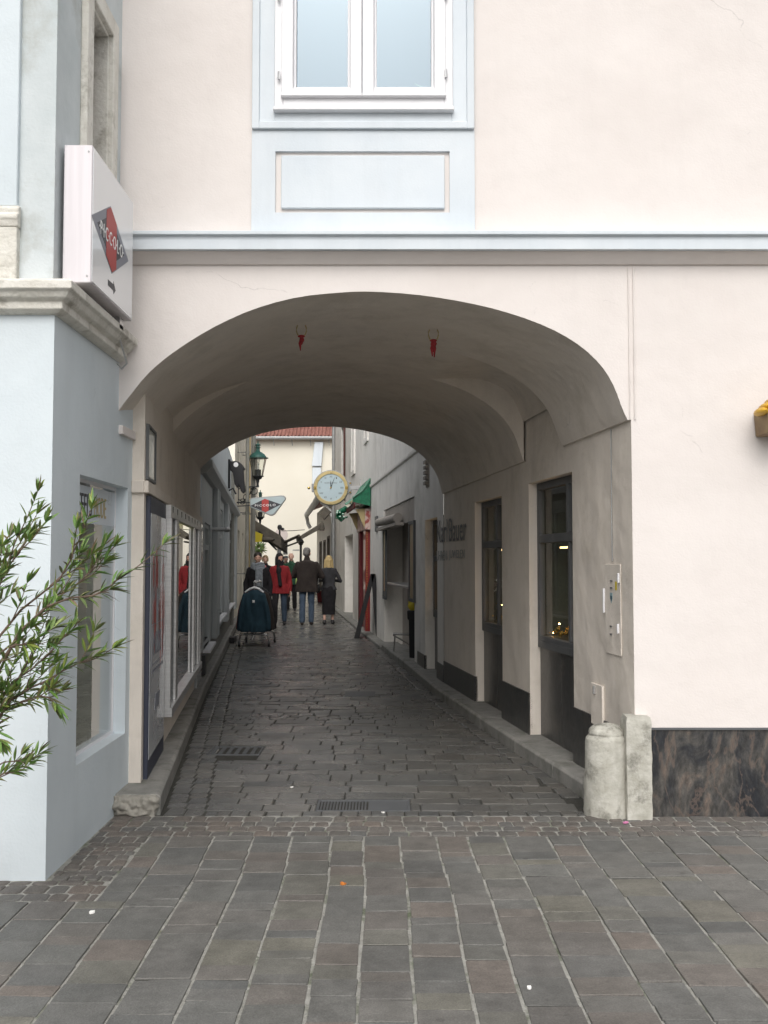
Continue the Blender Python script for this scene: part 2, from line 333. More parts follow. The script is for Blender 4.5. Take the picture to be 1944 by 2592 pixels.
M['alu'] = mat('aluminium', (.62, .62, .62), .35, (.5, .5, .5), 8, metal=.8, stretch=(1, 1, 8))
M['chrome'] = mat('chrome', (.75, .75, .76), .18, metal=1)
M['signwhite'] = mat('white_sign_face', (.80, .82, .84), .22, coat=.5)
M['signside'] = mat('brushed_sign_side', (.60, .57, .59), .5, (.68, .65, .67), 2, stretch=(14, 14, .4), metal=.15)
M['signgrey'] = mat('sign_grey', (.22, .23, .27), .6, coat=.1)
M['signblack'] = mat('sign_black', (.05, .05, .06), .6, coat=.1)
M['signred'] = mat('sign_red', (.42, .05, .045), .6, coat=.1)
M['letter'] = mat('white_letters', (.85, .85, .85), .4)
M['darkletter'] = mat('dark_letters', (.06, .06, .065), .6)
M['wallletter'] = mat('grey_wall_letters', (.19, .19, .19), .7)
M['goldletter'] = mat('gold_letters', (.45, .36, .18), .5)
M['gold'] = mat('gold_metal', (.72, .50, .15), .25, metal=.9)
M['brass'] = mat('pale_gold_bezel', (.70, .56, .28), .3, metal=.6)
M['clockface'] = mat('clock_face', (.46, .56, .60), .3, coat=.3)
M['glass'] = glass_mat('window_glass', (.85, .9, .87), .0, 0, .55)
M['mirror'] = glass_mat('display_glass', (.55, .56, .52), .25)
M['bluepane'] = glass_mat('upper_window_glass', (.8, .9, .95), .26, gt=(.36, .43, .48))
M['lampglass'] = glass_mat('lamp_glass', (.95, .96, .93), .05)
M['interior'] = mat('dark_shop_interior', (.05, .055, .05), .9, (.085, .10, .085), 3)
M['interiorlight'] = mat('pale_shop_interior', (.60, .62, .62), .9, (.68, .69, .69), 1.5)
M['room'] = mat('room_wall_sky_tint', (.36, .50, .60), .9)  # blue of the sky reflection in the panes, put into the room's wall colour
M['roof'] = mat('red_roof_tiles', (.21, .085, .065), .8, (.32, .15, .12), 4, .8, 12)
M['brownwood'] = mat('weathered_awning_wood', (.085, .075, .062), .8, (.14, .125, .10), 6, .3, 30)
M['red'] = mat('red_lacquer', (.22, .012, .012), .4, (.16, .012, .012), 4, coat=.3)
M['darkred'] = mat('dark_red_paint', (.12, .015, .018), .5)
M['greenglaze'] = mat('green_glazed_tiles', (.008, .10, .052), .25, (.02, .20, .10), 14, .6, 22, coat=.6)
M['yellow'] = mat('yellow_paint', (.62, .50, .03), .5)
M['pipe'] = mat('zinc_pipe', (.30, .31, .31), .5, (.38, .39, .39), 4, metal=.3)
M['zinc'] = mat('bright_zinc', (.52, .53, .53), .5, (.62, .63, .63), 4, metal=.1)
M['brownpipe'] = mat('painted_pipe', (.20, .20, .18), .55, (.26, .26, .235), 4)
M['boards'] = mat('grey_pink_boards', (.34, .31, .28), .85, (.42, .385, .35), 5, .3, 30)
M['skin'] = mat('skin', (.50, .29, .21), .6, (.56, .33, .25), 15)
M['skin2'] = mat('skin_fair', (.62, .38, .30), .6, (.66, .42, .34), 15)
M['scarf'] = mat('grey_scarf', (.16, .18, .20), .95, (.24, .26, .28), 25, .8, 70)
M['redcoat'] = mat('red_coat', (.21, .010, .014), .85, (.27, .016, .02), 10, .3, 90)
M['jeans'] = mat('blue_jeans', (.045, .07, .11), .9, (.075, .11, .16), 9, .3, 90)
M['brownblack'] = mat('brown_black_coat', (.022, .016, .014), .9, (.035, .026, .022), 9, .3, 90)
M['greycloth'] = mat('charcoal_jacket', (.03, .03, .033), .9, (.045, .045, .05), 9, .3, 90)
M['greencloth'] = mat('green_jacket', (.02, .07, .04), .9)
M['lime'] = mat('lime_bag', (.40, .55, .08), .8, (.5, .62, .3), 12)
M['pinkcloth'] = mat('pink_blouse', (.62, .20, .22), .85)
M['blond'] = mat('blond_hair', (.42, .30, .13), .6, (.58, .45, .22), 30, .6, 60, stretch=(3, 3, .4))
M['darkhair'] = mat('dark_hair', (.02, .013, .01), .6)
M['greyhair'] = mat('grey_hair', (.12, .115, .11), .7, (.2, .19, .18), 40, .5, 80)
M['lighthair'] = mat('light_brown_hair', (.34, .24, .14), .7)
M['teal'] = mat('teal_jacket_cloth', (.010, .036, .055), .85, (.016, .05, .072), 8, .3, 70)
M['maroon'] = mat('maroon_cloth', (.10, .012, .014), .9)
M['bark'] = mat('shrub_bark', (.10, .07, .05), .85, (.17, .12, .09), 20)
M['terracotta'] = mat('terracotta', (.35, .15, .09), .9, (.42, .2, .12), 6)
M['ribbon'] = mat('red_ribbon', (.30, .02, .025), .7)
M['orange'] = mat('orange_leaf', (.55, .18, .03), .8)
M['paper'] = mat('white_litter', (.78, .77, .74), .8)
M['petal'] = mat('pink_petal', (.65, .22, .42), .8)
M['flame'] = mat('warm_bulb', (1, .7, .35), .5, emit=(1, .5, .17, 40))
M['warmstrip'] = mat('warm_display_light', (1, .8, .5), .5, emit=(1, .62, .28, 4))
M['strip'] = mat('yellow_light_strip', (.9, .85, .3), .5, emit=(.95, .9, .25, .9))
def marble(name, a, b, c):
    m = bpy.data.materials.new(name); m.use_nodes = True; t = m.node_tree; bs = t.nodes['Principled BSDF']; bs.inputs['Roughness'].default_value = .3
    tc = N(t, 'ShaderNodeTexCoord'); mp = N(t, 'ShaderNodeMapping'); mp.inputs['Rotation'].default_value = (0, R(38), 0); mp.inputs['Scale'].default_value = (1.2, 1, .55)
    t.links.new(tc.outputs['Object'], mp.inputs[0])
    wv = N(t, 'ShaderNodeTexNoise', Scale=2.6, Detail=9, Roughness=.66, Distortion=2.6)
    mp2 = N(t, 'ShaderNodeMapping'); mp2.inputs['Rotation'].default_value = (0, R(38), 0); mp2.inputs['Scale'].default_value = (1.5, 1, .6); t.links.new(tc.outputs['Object'], mp2.inputs[0])
    t.links.new(mp2.outputs[0], wv.inputs['Vector']); r = N(t, 'ShaderNodeValToRGB'); e = r.color_ramp.elements; e.new(.6); e.new(.9)
    for i, (p, cc) in enumerate(((.40, a), (.5, tuple((x + y) / 2 for x, y in zip(a, b))), (.58, b), (.70, c))): e[i].position = p; e[i].color = tuple(cc) + (1,)
    n = N(t, 'ShaderNodeTexNoise', Scale=26, Detail=10, Roughness=.8); t.links.new(mp2.outputs[0], n.inputs['Vector'])
    mr = N(t, 'ShaderNodeMapRange', **{'From Min': .35, 'From Max': .65, 'To Min': .5, 'To Max': 1.6}); t.links.new(n.outputs[0], mr.inputs[0])
    t.links.new(wv.outputs[0], r.inputs[0]); vm = N(t, 'ShaderNodeVectorMath', _operation='SCALE'); t.links.new(r.outputs[0], vm.inputs[0]); t.links.new(mr.outputs[0], vm.inputs['Scale'])
    n6 = N(t, 'ShaderNodeTexNoise', Scale=2.1, Detail=6, Roughness=.6, Distortion=.6); t.links.new(mp.outputs[0], n6.inputs['Vector'])
    r6 = N(t, 'ShaderNodeValToRGB'); e6 = r6.color_ramp.elements; e6[0].position = .485; e6[1].position = .5; e6.new(.515); e6[0].color = (0, 0, 0, 1); e6[1].color = (.7, .7, .7, 1); e6[2].color = (0, 0, 0, 1)
    t.links.new(n6.outputs[0], r6.inputs[0]); mx = N(t, 'ShaderNodeMix', _data_type='RGBA'); t.links.new(r6.outputs[0], mx.inputs[0]); t.links.new(vm.outputs[0], mx.inputs[6]); mx.inputs[7].default_value = tuple(c) + (1,)
    t.links.new(mx.outputs[2], bs.inputs['Base Color']); return m
M['marble'] = marble('veined_dark_marble', (.020, .022, .026), (.072, .068, .062), (.13, .098, .08))
M['marble_dull'] = marble('dark_marble_panel', (.035, .036, .037), (.055, .055, .053), (.075, .068, .06))
def leaf_mat():
    m = stone_mat('oleander_leaves', [(.08, .18, .035), (.14, .25, .05), (.10, .21, .05), (.28, .33, .07), (.09, .19, .05), (.16, .11, .06), (.15, .27, .07)], (.4, .55), .1)
    t = m.node_tree; b = t.nodes['Principled BSDF']; b.inputs['Transmission Weight'].default_value = 0
    return m
M['leaf'] = leaf_mat()

# ------------------------------------------------------------------ ground
g = MB(); g.quad((-60, -60, -.05), (60, -60, -.05), (60, 120, -.05), (-60, 120, -.05)); g.build('ground', M['ground'], kind='structure')
def stone(mb, x0, x1, y0, y1, zt=0.0, j=.006, h=.03, bev=.005, cr=.014):
    z = zt + random.uniform(-.003, .003); tx = random.uniform(-.0025, .0025); ty = random.uniform(-.0025, .0025)
    q = lambda: random.uniform(-j, j)
    p = [(x0 + q(), y0 + q()), (x1 + q(), y0 + q()), (x1 + q(), y1 + q()), (x0 + q(), y1 + q())]
    cx = sum(a[0] for a in p) / 4; cy = sum(a[1] for a in p) / 4
    ring = []
    for i in range(4):     # rounded, slightly irregular outline
        a, b, c = p[i - 1], p[i], p[(i + 1) % 4]; r = min(cr, (x1 - x0) * .14) * random.uniform(.5, 1.3)
        for s_, o in ((r, a), (r, c)):
            L = math.hypot(o[0] - b[0], o[1] - b[1]); ring.append((b[0] + (o[0] - b[0]) / L * s_, b[1] + (o[1] - b[1]) / L * s_))
    def lvl(f, dz):
        return [(cx + (x - cx) * f[0], cy + (y - cy) * f[1], z + dz + (x - cx) * tx * 8 + (y - cy) * ty * 8) for x, y in ring]
    f = (1 - 2 * bev / (x1 - x0), 1 - 2 * bev / (y1 - y0))
    mb.loft([lvl((1, 1), -h), lvl((1, 1), -.004), lvl(f, 0)], True)
sl_ = MB(); rj = MB(); x = -6.5; SLAB_END = 5.70
def wob(x, y): return .010 * math.sin(y * 1.9 + x * .35) + .006 * math.sin(y * 4.3 + x * .8)
while x < 7.0:
    wd = random.uniform(.165, .25); y = 0.4 + random.uniform(0, .2)
    while y < SLAB_END - .02:
        L = random.choice((.09, .12, .14, .16, .18, .2, .23, .28)) * random.uniform(.9, 1.1)
        y1 = min(y + L, SLAB_END)
        if SLAB_END - y1 < .07: y1 = SLAB_END
        if x < -1.32 and y < 4.6 and y1 > 4.55: y1 = 4.614
        off = wob(x, (y + y1) / 2)
        if y < 4.6 or x + wd > -1.26:
            xa = x + .0062 + off if (y < 4.6 or x > -1.32) else -1.315
            stone(sl_, xa, x + wd - .0066 + off, y + .0016, y1 - .0016, 0, .0026, bev=.0012, cr=.005)
            if random.random() < .85: rj.quad((xa + .004, y1 - .006, -.0045), (x + wd - .011 + off, y1 - .006, -.0045), (x + wd - .011 + off, y1 + .006, -.0045), (xa + .004, y1 + .006, -.0045))
        y = y1
    x += wd
rj.build('plaza_row_joints', M['darkjoint'], kind='structure')
sl_.build('plaza_paving', M['slab'], kind='structure')
mo = MB()
mo.quad((-6.6, .3, -.0065), (7.1, .3, -.0065), (7.1, 6.16, -.0065), (-6.6, 6.16, -.0065)); mo.build('plaza_joints', M['mortar'], kind='structure')
cb = MB()
def cobbles(mb, x0, x1, y0, y1, w=(.08, .14), d=(.10, .13), alongx=True, skip=None, z=0):
    if alongx:
        y = y0
        while y < y1 - .03:
            dy = random.uniform(*d);
            if y1 - (y + dy) < .05: dy = y1 - y
            x = x0 - random.uniform(0, .08)
            while x < x1:
                dx = random.uniform(*w); sx = max(x, x0); ex = min(x + dx, x1)
                if ex - sx > .03 and not (skip and skip((sx + ex) / 2, y + dy / 2)): stone(mb, sx + .004, ex - .004, y + .004, y + dy - .004, z, .005, bev=.008)
                x += dx
            y += dy
def sk(x, y): return x < -1.66 and y > 4.9
cobbles(cb, -1.64, 7.0, SLAB_END + .005, 6.14, skip=lambda x, y: (.02 > y - 6.25 and -.43 < x < .17 and y > 6.2))
cobbles(cb, -6.5, -1.325, 4.63, 4.92)
cobbles(cb, -1.64, -1.325, 4.92, SLAB_END, w=(.06, .1), d=(.07, .1))
cb.build('cobble_band', M['cobble'], kind='structure')

# alley paving: courses laid across, cobble strips, side gutters
def XL(Y): return -1.393 - .1283 * (Y - 6.35) if Y < 11.56 else -2.062 - .118 * (Y - 11.56)
KR = [(6.1, 1.385), (6.63, 1.305), (8.76, .974), (11.52, .594), (14.8, .263), (20.05, -.333), (60, -4.65)]
def XR(Y):
    for (a, xa), (b, xb) in zip(KR, KR[1:]):
        if Y <= b: return xa + (xb - xa) * (Y - a) / (b - a)
    return KR[-1][1]
pv = MB(); Y = 6.16; band = [(9.72, 10.05), (13.6, 13.85), (6.15, 6.22)]
MANH = (-.425, .165, 6.27, 6.55); GRATE = (-1.43, -1.0, 8.07, 8.42)
cb2 = MB()
while Y < 56:
    isb = any(a <= Y < b for a, b in band)
    dy = random.uniform(.085, .11) if isb else (random.uniform(.12, .25) if Y < 30 else random.uniform(.2, .3))
    l, r = XL(Y) + .27, XR(Y) - .14
    x = l - random.uniform(0, .1)
    while x < r:
        dx = random.uniform(.08, .13) if isb else random.choice((.16, .22, .28, .36, .46)) * random.uniform(.9, 1.1) * (1 if Y < 30 else 1.3)
        a, b = max(x, l), min(x + dx, r)
        hj = random.choice((.0, .001, .003, .009))
        mx_, my_ = (a + b) / 2, Y + dy / 2
        bad = any(a < q[1] and b > q[0] and Y < q[3] and Y + dy > q[2] for q in (MANH, GRATE))
        if b - a > .04:
            if not bad: stone(pv, a + .002, b - .002 - hj, Y + .002, Y + dy - .0025, 0, .003, bev=.005, cr=.010)
            else:
                for q in (MANH, GRATE):   # cut pieces round the metal covers
                    if a < q[1] and b > q[0] and Y < q[3] and Y + dy > q[2]:
                        if q[0] - a > .03: stone(pv, a + .003, q[0] - .004, Y + .003, Y + dy - .0035, 0, .001)
                        if b - q[1] > .03: stone(pv, q[1] + .004, b - .003, Y + .003, Y + dy - .0035, 0, .001)
        x += dx
    Y += dy
Y = 6.16
while Y < 45:      # gutter strips beside both kerbs: two rows left, one right
    dy = random.uniform(.11, .2)
    for off in (.015, .14):
        xl = XL(Y) + off; stone(pv, xl + .004, xl + .118, Y + .003, Y + dy - .004, -.002, .006, bev=.008)
    if Y > 6.6: xr = XR(Y) - .135; stone(pv, xr + .006, xr + .124, Y + .003, Y + dy - .004, -.002, .006, bev=.008)
    Y += dy
pv.build('alley_paving', M['alleystone'], kind='structure')
dj = MB(); dj.quad((-8, 6.165, -.0085), (2.5, 6.165, -.0085), (2.5, 70, -.0085), (-8, 70, -.0085)); dj.build('alley_joints', M['darkjoint'], kind='structure')
# kerbs
kb = MB()
def kerb_strip(mb, inner, outer, Y0, Y1, step, h, side):
    Y = Y0
    while Y < Y1 - .05:
        e = min(Y + step * random.uniform(.8, 1.2), Y1)
        a, b = inner(Y), inner(e - .006); c, d = outer(Y), outer(e - .006); ch = .02 * side
        mb.prism([(c, Y, -.04), (a, Y, -.04), (a, Y, h - .015), (a + ch, Y, h), (c, Y, h)], [(d, e - .006, -.04), (b, e - .006, -.04), (b, e - .006, h - .015), (b + ch, e - .006, h), (d, e - .006, h)])
        Y = e
lwx = lambda Y: -1.57 - .118 * (Y - 6.5)
rwx = lambda Y: 1.536 - .139 * (Y - 6.15) if Y < 12 else .717 - .108 * (Y - 12)
kerb_strip(kb, XL, lambda Y: lwx(Y) - .05 if Y > 6.5 else -1.66, 6.19, 26, 1.1, .12, -1)
kb.build('kerb', M['kerb'], bevel=.004, kind='structure')
kr = MB(); kerb_strip(kr, XR, lambda Y: rwx(Y) + .25, 6.35, 17.5, 1.0, .10, 1); kr.build('kerb', M['kerb'], bevel=.004, kind='structure')
kr = MB(); kerb_strip(kr, XR, lambda Y: rwx(Y) + .25, 17.6, 34, 1.0, .05, 1); kr.build('kerb', M['kerb'], bevel=.004, kind='structure')
bk = MB()     # crumbling concrete end of the left kerb
for i in range(9):
    a = -1.65 + .235 * (i % 3) / 3 + random.uniform(-.01, .02); bk.ell((a + .04, 6.17 + random.uniform(-.02, .015), .02 + .035 * (i // 3)), (.07, .045, .03), 9, 6)
bk.box(-1.65, -1.40, 6.155, 6.21, -.02, .115)
o = baked('broken_kerb_end', bk, M['broken'], None, .008, kind='structure')
for v in o.data.vertices: v.co += Vector((0, -1, .3)) * noise.noise(v.co * 38) * .018

# ------------------------------------------------------------------ the arched pink building
B = thing('arched_building', 'pale pink plastered building with a wide arched passage through its ground floor', 'building', (0, 6.15, 0))
arch_px = [(287, 1072), (300, 1040), (330, 1000), (368, 953), (410, 914), (471, 870), (551, 823), (644, 782), (750, 753), (855, 741), (937, 738), (1055, 746), (1172, 764), (1277, 789), (1383, 826), (1465, 870), (1523, 920), (1559, 973), (1582, 1031), (1597, 1063)]
arch = [FA.px(x, y) for x, y in arch_px]
XA0, XA1 = arch[0][0], arch[-1][0]
def smooth_prof(pts, n=48):       # resample u -> z by monotone-ish Catmull-Rom along arc
    P = [Vector((a, b, 0)) for a, b in pts]; out = []
    for k in range(n + 1):
        t = k / n * (len(P) - 1); i = min(int(t), len(P) - 2); f = t - i
        p0, p1, p2, p3 = P[max(i - 1, 0)], P[i], P[i + 1], P[min(i + 2, len(P) - 1)]
        q = .5 * ((2 * p1) + (p2 - p0) * f + (2 * p0 - 5 * p1 + 4 * p2 - p3) * f * f + (3 * p1 - p0 - 3 * p2 + p3) * f ** 3)
        out.append((q.x, q.y))
    return out
A = smooth_prof(arch)
ZT = 6.6
A = [(u if u < .9 else u - .0207 * min(1, (u - .9) / (XA1 - .9)), z) for u, z in A]; XE = A[-1][0]
fw = MB(); ZM = 3.5
for (a, za), (b, zb) in zip(A, A[1:]): fw.quad((a, 6.15, za), (b, 6.15, zb), (b, 6.15, ZM), (a, 6.15, ZM))
wall_holes(fw, FA, XE, 1.536, A[-1][1], ZM, [], 0); wall_holes(fw, FA, 1.536, 6.5, .0, ZM, [], 0)
WH = (FA.px(697, 200)[0], FA.px(1145, 200)[0], FA.px(900, 284)[1], 6.1, .09)
wall_holes(fw, FA, XA0, 6.5, ZM, ZT, [WH])
fw.build('facade_wall', M['pink'], B)
# vault
def xl_v(Y): return XA0 - .122 * (Y - 6.15)
def xr_v(Y): return 1.536 - .139 * (Y - 6.15) - .022
back_px = [(521, 1262), (527, 1232), (545, 1202), (570, 1172), (598, 1148), (640, 1122), (700, 1098), (770, 1084), (845, 1080), (915, 1084), (990, 1100), (1050, 1124), (1095, 1160), (1120, 1196), (1131, 1228), (1136, 1250)]
Ab = smooth_prof([(p.x, p.z) for p in (atY(x, y, 12.0) for x, y in back_px)])
def prof(Y, gap=0):
    f = min(max((Y - 6.15) / (12.0 - 6.15), 0), 1)
    res = []
    l, r = xl_v(Y), xr_v(Y)
    for i, ((ua, za), (ub, zb)) in enumerate(zip(A, Ab)):
        na = (ua - A[0][0]) / (A[-1][0] - A[0][0]); nb = (ub - Ab[0][0]) / (Ab[-1][0] - Ab[0][0])
        n = na * (1 - f) + nb * f; z = za * (1 - f) + zb * f
        if gap: e = 2 * n - 1; z += .34 * max(0, (e - .50) / .50) ** 1.15 + .16 * max(0, (-e - .45) / .55) ** 1.3
        res.append((l + (r - l) * n, Y, z))
    return res
va = MB()
def strip(mb, rows):
    n = len(rows[0]); mb.add([p for r_ in rows for p in r_], [(k * n + i, k * n + i + 1, (k + 1) * n + i + 1, (k + 1) * n + i) for k in range(len(rows) - 1) for i in range(n - 1)])
ys = lambda a, b, n: [a + (b - a) * k / n for k in range(n + 1)]
strip(va, [prof(y) for y in ys(6.15, 7.43, 5)]); strip(va, [prof(7.43), prof(7.43, 1)])
strip(va, [prof(y, 1) for y in ys(7.43, 8.46, 4)]); strip(va, [prof(8.46, 1), prof(8.46)]); strip(va, [prof(y) for y in ys(8.46, 12.0, 12)])
for (y0, y1) in ((6.15, 7.43), (8.46, 12.0)):   # impost ledge, right side
    a = prof(y0)[-1]; b = prof(y1)[-1]; va.quad(a, b, (b[0] + .03, b[1], b[2]), (a[0] + .03, a[1], a[2]))
a = prof(6.15)[0]; b = prof(6.5)[0]
va.build('vault', M['inside'], B, smooth=True)
bw = MB()       # rear wall over the vault and roof
pb = prof(12.0)
for a, b in zip(pb, pb[1:]): bw.quad(a, b, (b[0], 12.0, ZT), (a[0], 12.0, ZT))
bw.quad((pb[-1][0], 12, pb[-1][2]), (pb[-1][0] + .04, 12, pb[-1][2]), (pb[-1][0] + .04, 12, ZT), (pb[-1][0], 12, ZT))
bw.quad((-1.66, 6.15, ZT), (6.5, 6.15, ZT), (6.5, 12, ZT), (-2.3, 12, ZT)); bw.quad((6.5, 6.15, 0), (6.5, 12, 0), (6.5, 12, ZT), (6.5, 6.15, ZT))
bw.build('rear_wall', M['alley_white'], B)
# right passage wall with three openings
W1 = (1.14, 2.27, .06, 2.205, .12); W2 = (3.17, 4.27, .06, 2.16, .12)
rw = MB(); UE = RW.px(1139, 1300)[0]; ULEN = 5.907
wall_holes(rw, RW, 0.0, ULEN, -.02, 3.2, [W1, W2]); rw.build('passage_wall', M['inside'], B)
pl = MB()
for a, b, za, zb in ((.0, W1[0], .50, .49), (W1[1], W2[0], .46, .43), (W2[1], ULEN, .40, .31)):
    pl.fbox(RW, a, b - (0 if b != ULEN else 0), .0, (za + zb) / 2, -.02, .012)
pl.build('marble_plinth', M['marble_dull'], B)
def shop_window(fr, h, name, lo=.92, tz=1.72, mull=.42, dep=.12, parent=None, mats=None, sill=.10):
    u0, u1, z0, z1 = h[:4]; f = MB(); fm, gm, bm_, im = mats or (M['darkmetal'], M['glass'], M['marble_dull'], M['interior'])
    t = .06; d0, d1 = -dep, -dep + .05
    um = u0 + (u1 - u0) * mull
    f.fframe(fr, u0, u1, lo - sill, z1 - .002, t, d0, d1, tb=t)
    f.fbox(fr, u0 + t, u1 - t, lo - sill + t, lo, d0, d1); f.fbox(fr, u0 + t, u1 - t, tz, tz + .07, d0, d1)
    f.fbox(fr, um - .025, um + .025, lo, tz, d0, d1 - .012); f.fbox(fr, um - .03, um + .03, tz + .07, z1 - t, d0, d1 - .003)
    fo = f.build(name, fm, parent, bevel=.004)
    p = MB(); p.quad(fr.P(u0 + t, lo, d0 + .02), fr.P(u1 - t, lo, d0 + .02), fr.P(u1 - t, z1 - t, d0 + .02), fr.P(u0 + t, z1 - t, d0 + .02)); p.build('pane', gm, fo)
    if lo - sill > z0 + .02:
        q = MB(); n = 2
        for k in range(n):
            a = u0 + (u1 - u0) * k / n; b = u0 + (u1 - u0) * (k + 1) / n - .006; q.fbox(fr, a, b, z0, lo - sill - .004, d0, d1 - .02)
        q.build('marble_panel', bm_, fo)
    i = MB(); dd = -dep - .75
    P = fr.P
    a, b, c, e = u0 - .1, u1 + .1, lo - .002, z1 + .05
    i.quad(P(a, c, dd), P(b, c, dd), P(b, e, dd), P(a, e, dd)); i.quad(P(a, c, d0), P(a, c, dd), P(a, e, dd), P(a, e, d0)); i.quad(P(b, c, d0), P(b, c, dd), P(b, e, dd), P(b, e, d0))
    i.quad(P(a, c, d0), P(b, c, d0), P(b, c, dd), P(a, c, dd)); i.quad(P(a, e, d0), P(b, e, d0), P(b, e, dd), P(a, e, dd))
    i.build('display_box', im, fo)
    return fo
def jewels(fr, u0, u1, z, dep, parent, n=60, warm=True):
    jm = MB()
    for k in range(n):
        u = random.uniform(u0, u1); d = -dep - random.uniform(.02, .3); s_ = random.uniform(.008, .022); h = random.uniform(0, .05)
        jm.ell(fr.P(u, z + h, d), (s_, s_, s_ * random.uniform(.6, 1.6)), 6, 4)
    jm.build('jewellery', M['gold'], parent, smooth=True, kind='stuff')
    st = MB()
    for k in range(5):
        u = u0 + (u1 - u0) * (k + .5) / 5; d = -dep - .35; hh = random.uniform(.08, .30)
        st.prism([fr.P(u - .05, z - .02, d), fr.P(u + .05, z - .02, d), fr.P(u + .05, z - .02, d - .05), fr.P(u - .05, z - .02, d - .05)], [fr.P(u - .03, z + hh, d - .05), fr.P(u + .03, z + hh, d - .05), fr.P(u + .03, z + hh, d - .08), fr.P(u - .03, z + hh, d - .08)])
    st.build('display_stand', M['goldletter'], parent, bevel=.006)
    fl = MB()
    for k in range(14): fl.ell(fr.P(random.uniform(u0, u1), z + random.uniform(.0, .16), -dep - random.uniform(.04, .3)), (.007, .007, .007), 6, 4)
    dl = MB(); dl.fbox(fr, u0 + .05, u1 - .02, 1.655, 1.67, -dep - .16, -dep - .12); dl.build('display_light', M['warmstrip'], parent)
    fl.build('fairy_light', M['flame'], parent, kind='stuff')
w1 = shop_window(RW, W1, 'shop_window', parent=B, lo=.93, tz=1.70, mull=.30); jewels(RW, 1.25, 2.2, .95, .12, w1, 90)
w2 = shop_window(RW, W2, 'shop_window', parent=B, lo=.93, tz=1.68, mull=.45); jewels(RW, 3.28, 4.2, .95, .12, w2, 60)
# utility covers, cable and stickers
cv = MB()
u0, z1 = RW.px(1534, 1432); u1, _ = RW.px(1573, 1432); _, z0 = RW.px(1534, 1632)
u1, u0 = sorted((u0, u1))[::-1]
cv.fbox(RW, u0, u1, 0.945, 1.53, .002, .009); cvo = cv.build('meter_cover', M['inside'], B, bevel=.002)
cv = MB()
for (x, y) in ((1552, 1470), (1552, 1488), (1551, 1585), (1551, 1605)):
    u, z = RW.px(x, y); cv.fbox(RW, u - .014, u + .014, z - .004, z + .004, .009, .016)
cv.build('cover_slot', M['darkmetal'], cvo)
cv = MB()
for (x, y, h) in ((1534, 1505, .10), (1534, 1532, .10), (1571, 1462, .07), (1570, 1590, .07)):
    u, z = RW.px(x, y); cv.fbox(RW, u - .008, u + .008, z - h / 2, z + h / 2 - .008, .009, .022)
cv.build('hinge', M['white'], cvo, bevel=.003)
u, z = RW.px(1563, 1483); s_ = MB(); s_.fbox(RW, u - .014, u + .014, z - .028, z + .028, .0095, .011); s_.build('yellow_sticker', M['yellow'], cvo)
u, z = RW.px(1551, 1514); s_ = MB(); s_.cur = 0
s_.fpoly(RW, [(u - .022, z + .035), (u + .022, z + .035), (u + .022, z), (u, z - .035), (u - .022, z)], .0095, .0108)
s_.cur = 1; s_.fpoly(RW, [(u - .014, z + .012), (u + .012, z + .018), (u + .014, z), (u, z - .022), (u - .012, z - .006)], .0108, .0114)
s_.build('shield_sticker', [mat('sticker_blue', (.30, .42, .45), .5), mat('sticker_dark', (.02, .07, .10), .5)], cvo)
cv = MB(); u0, z1 = RW.px(1531, 1711); u1, _ = RW.px(1503, 1711)
if u0 > u1: u0, u1 = u1, u0
cv.fbox(RW, u0, u1, .445, .72, .003, .022); lo_ = cv.build('lower_cover', M['inside'], B, bevel=.002)
u, z = RW.px(1515, 1745); cv = MB(); cv.fbox(RW, u - .008, u + .008, z - .03, z + .025, .022, .04); cv.build('latch', M['alu'], lo_, bevel=.003)
cb_ = MB(); u, _ = RW.px(1550, 1200); cb_.tube([RW.P(u, 2.41, .006), RW.P(u + .004, 2.0, .006), RW.P(u - .003, 1.55, .008)], .0035, 6); cb_.build('cable', M['pipe'], B)
# corner conduits on the facade
cb_ = MB()
u0, _ = FA.px(1591, 800); u1, zb = FA.px(1607, 1060)
cb_.tube([FA.P(u0, 3.39, .008), FA.P(u0, 2.9, .008), FA.P(u0, 2.43, .008)], .004, 6); cb_.tube([FA.P(u1, 3.39, .008), FA.P(u1, 2.43, .008)], .0055, 6)
cb_.build('conduit', M['pink'], B)
# cornice
cn = MB(); cn.sweep(FA, [(0, 3.40), (.02, 3.402), (.045, 3.425), (.09, 3.462), (0, 3.462)], -1.645, 6.4, 1); cn.build('cornice_cove', M['pink'], B)
cn = MB(); cn.sweep(FA, [(0, 3.464), (.12, 3.464), (.12, 3.545), (.145, 3.55), (.145, 3.572), (0, 3.60)], -1.645, 6.4, 1)
cn.build('cornice', M['blueish'], B, bevel=.002)
# window axis
def fp(x, y): return FA.px(x, y)
L0, R0 = fp(639, 300)[0], fp(1200, 300)[0]
ws = MB(); zc = 3.60
zb = fp(900, 332)[1]; zt = 6.1
gu0, gz1 = fp(698, 386); gu1, gz0 = fp(1138, 541)
for a, b, c, e in ((L0, gu0, zc, zb - .004), (gu1, R0, zc, zb - .004), (gu0, gu1, zc, gz0), (gu0, gu1, gz1, zb - .004)): ws.fbox(FA, a, b, c, e, -.01, .022)
iu0, iz1 = fp(713, 397); iu1, iz0 = fp(1125, 530)
wso = ws.build('apron_panel', M['blueish'], B)
q = MB(); q.fbox(FA, iu0, iu1, iz0, iz1, -.01, .024); q.build('raised_panel', M['blueish'], wso, bevel=.004)
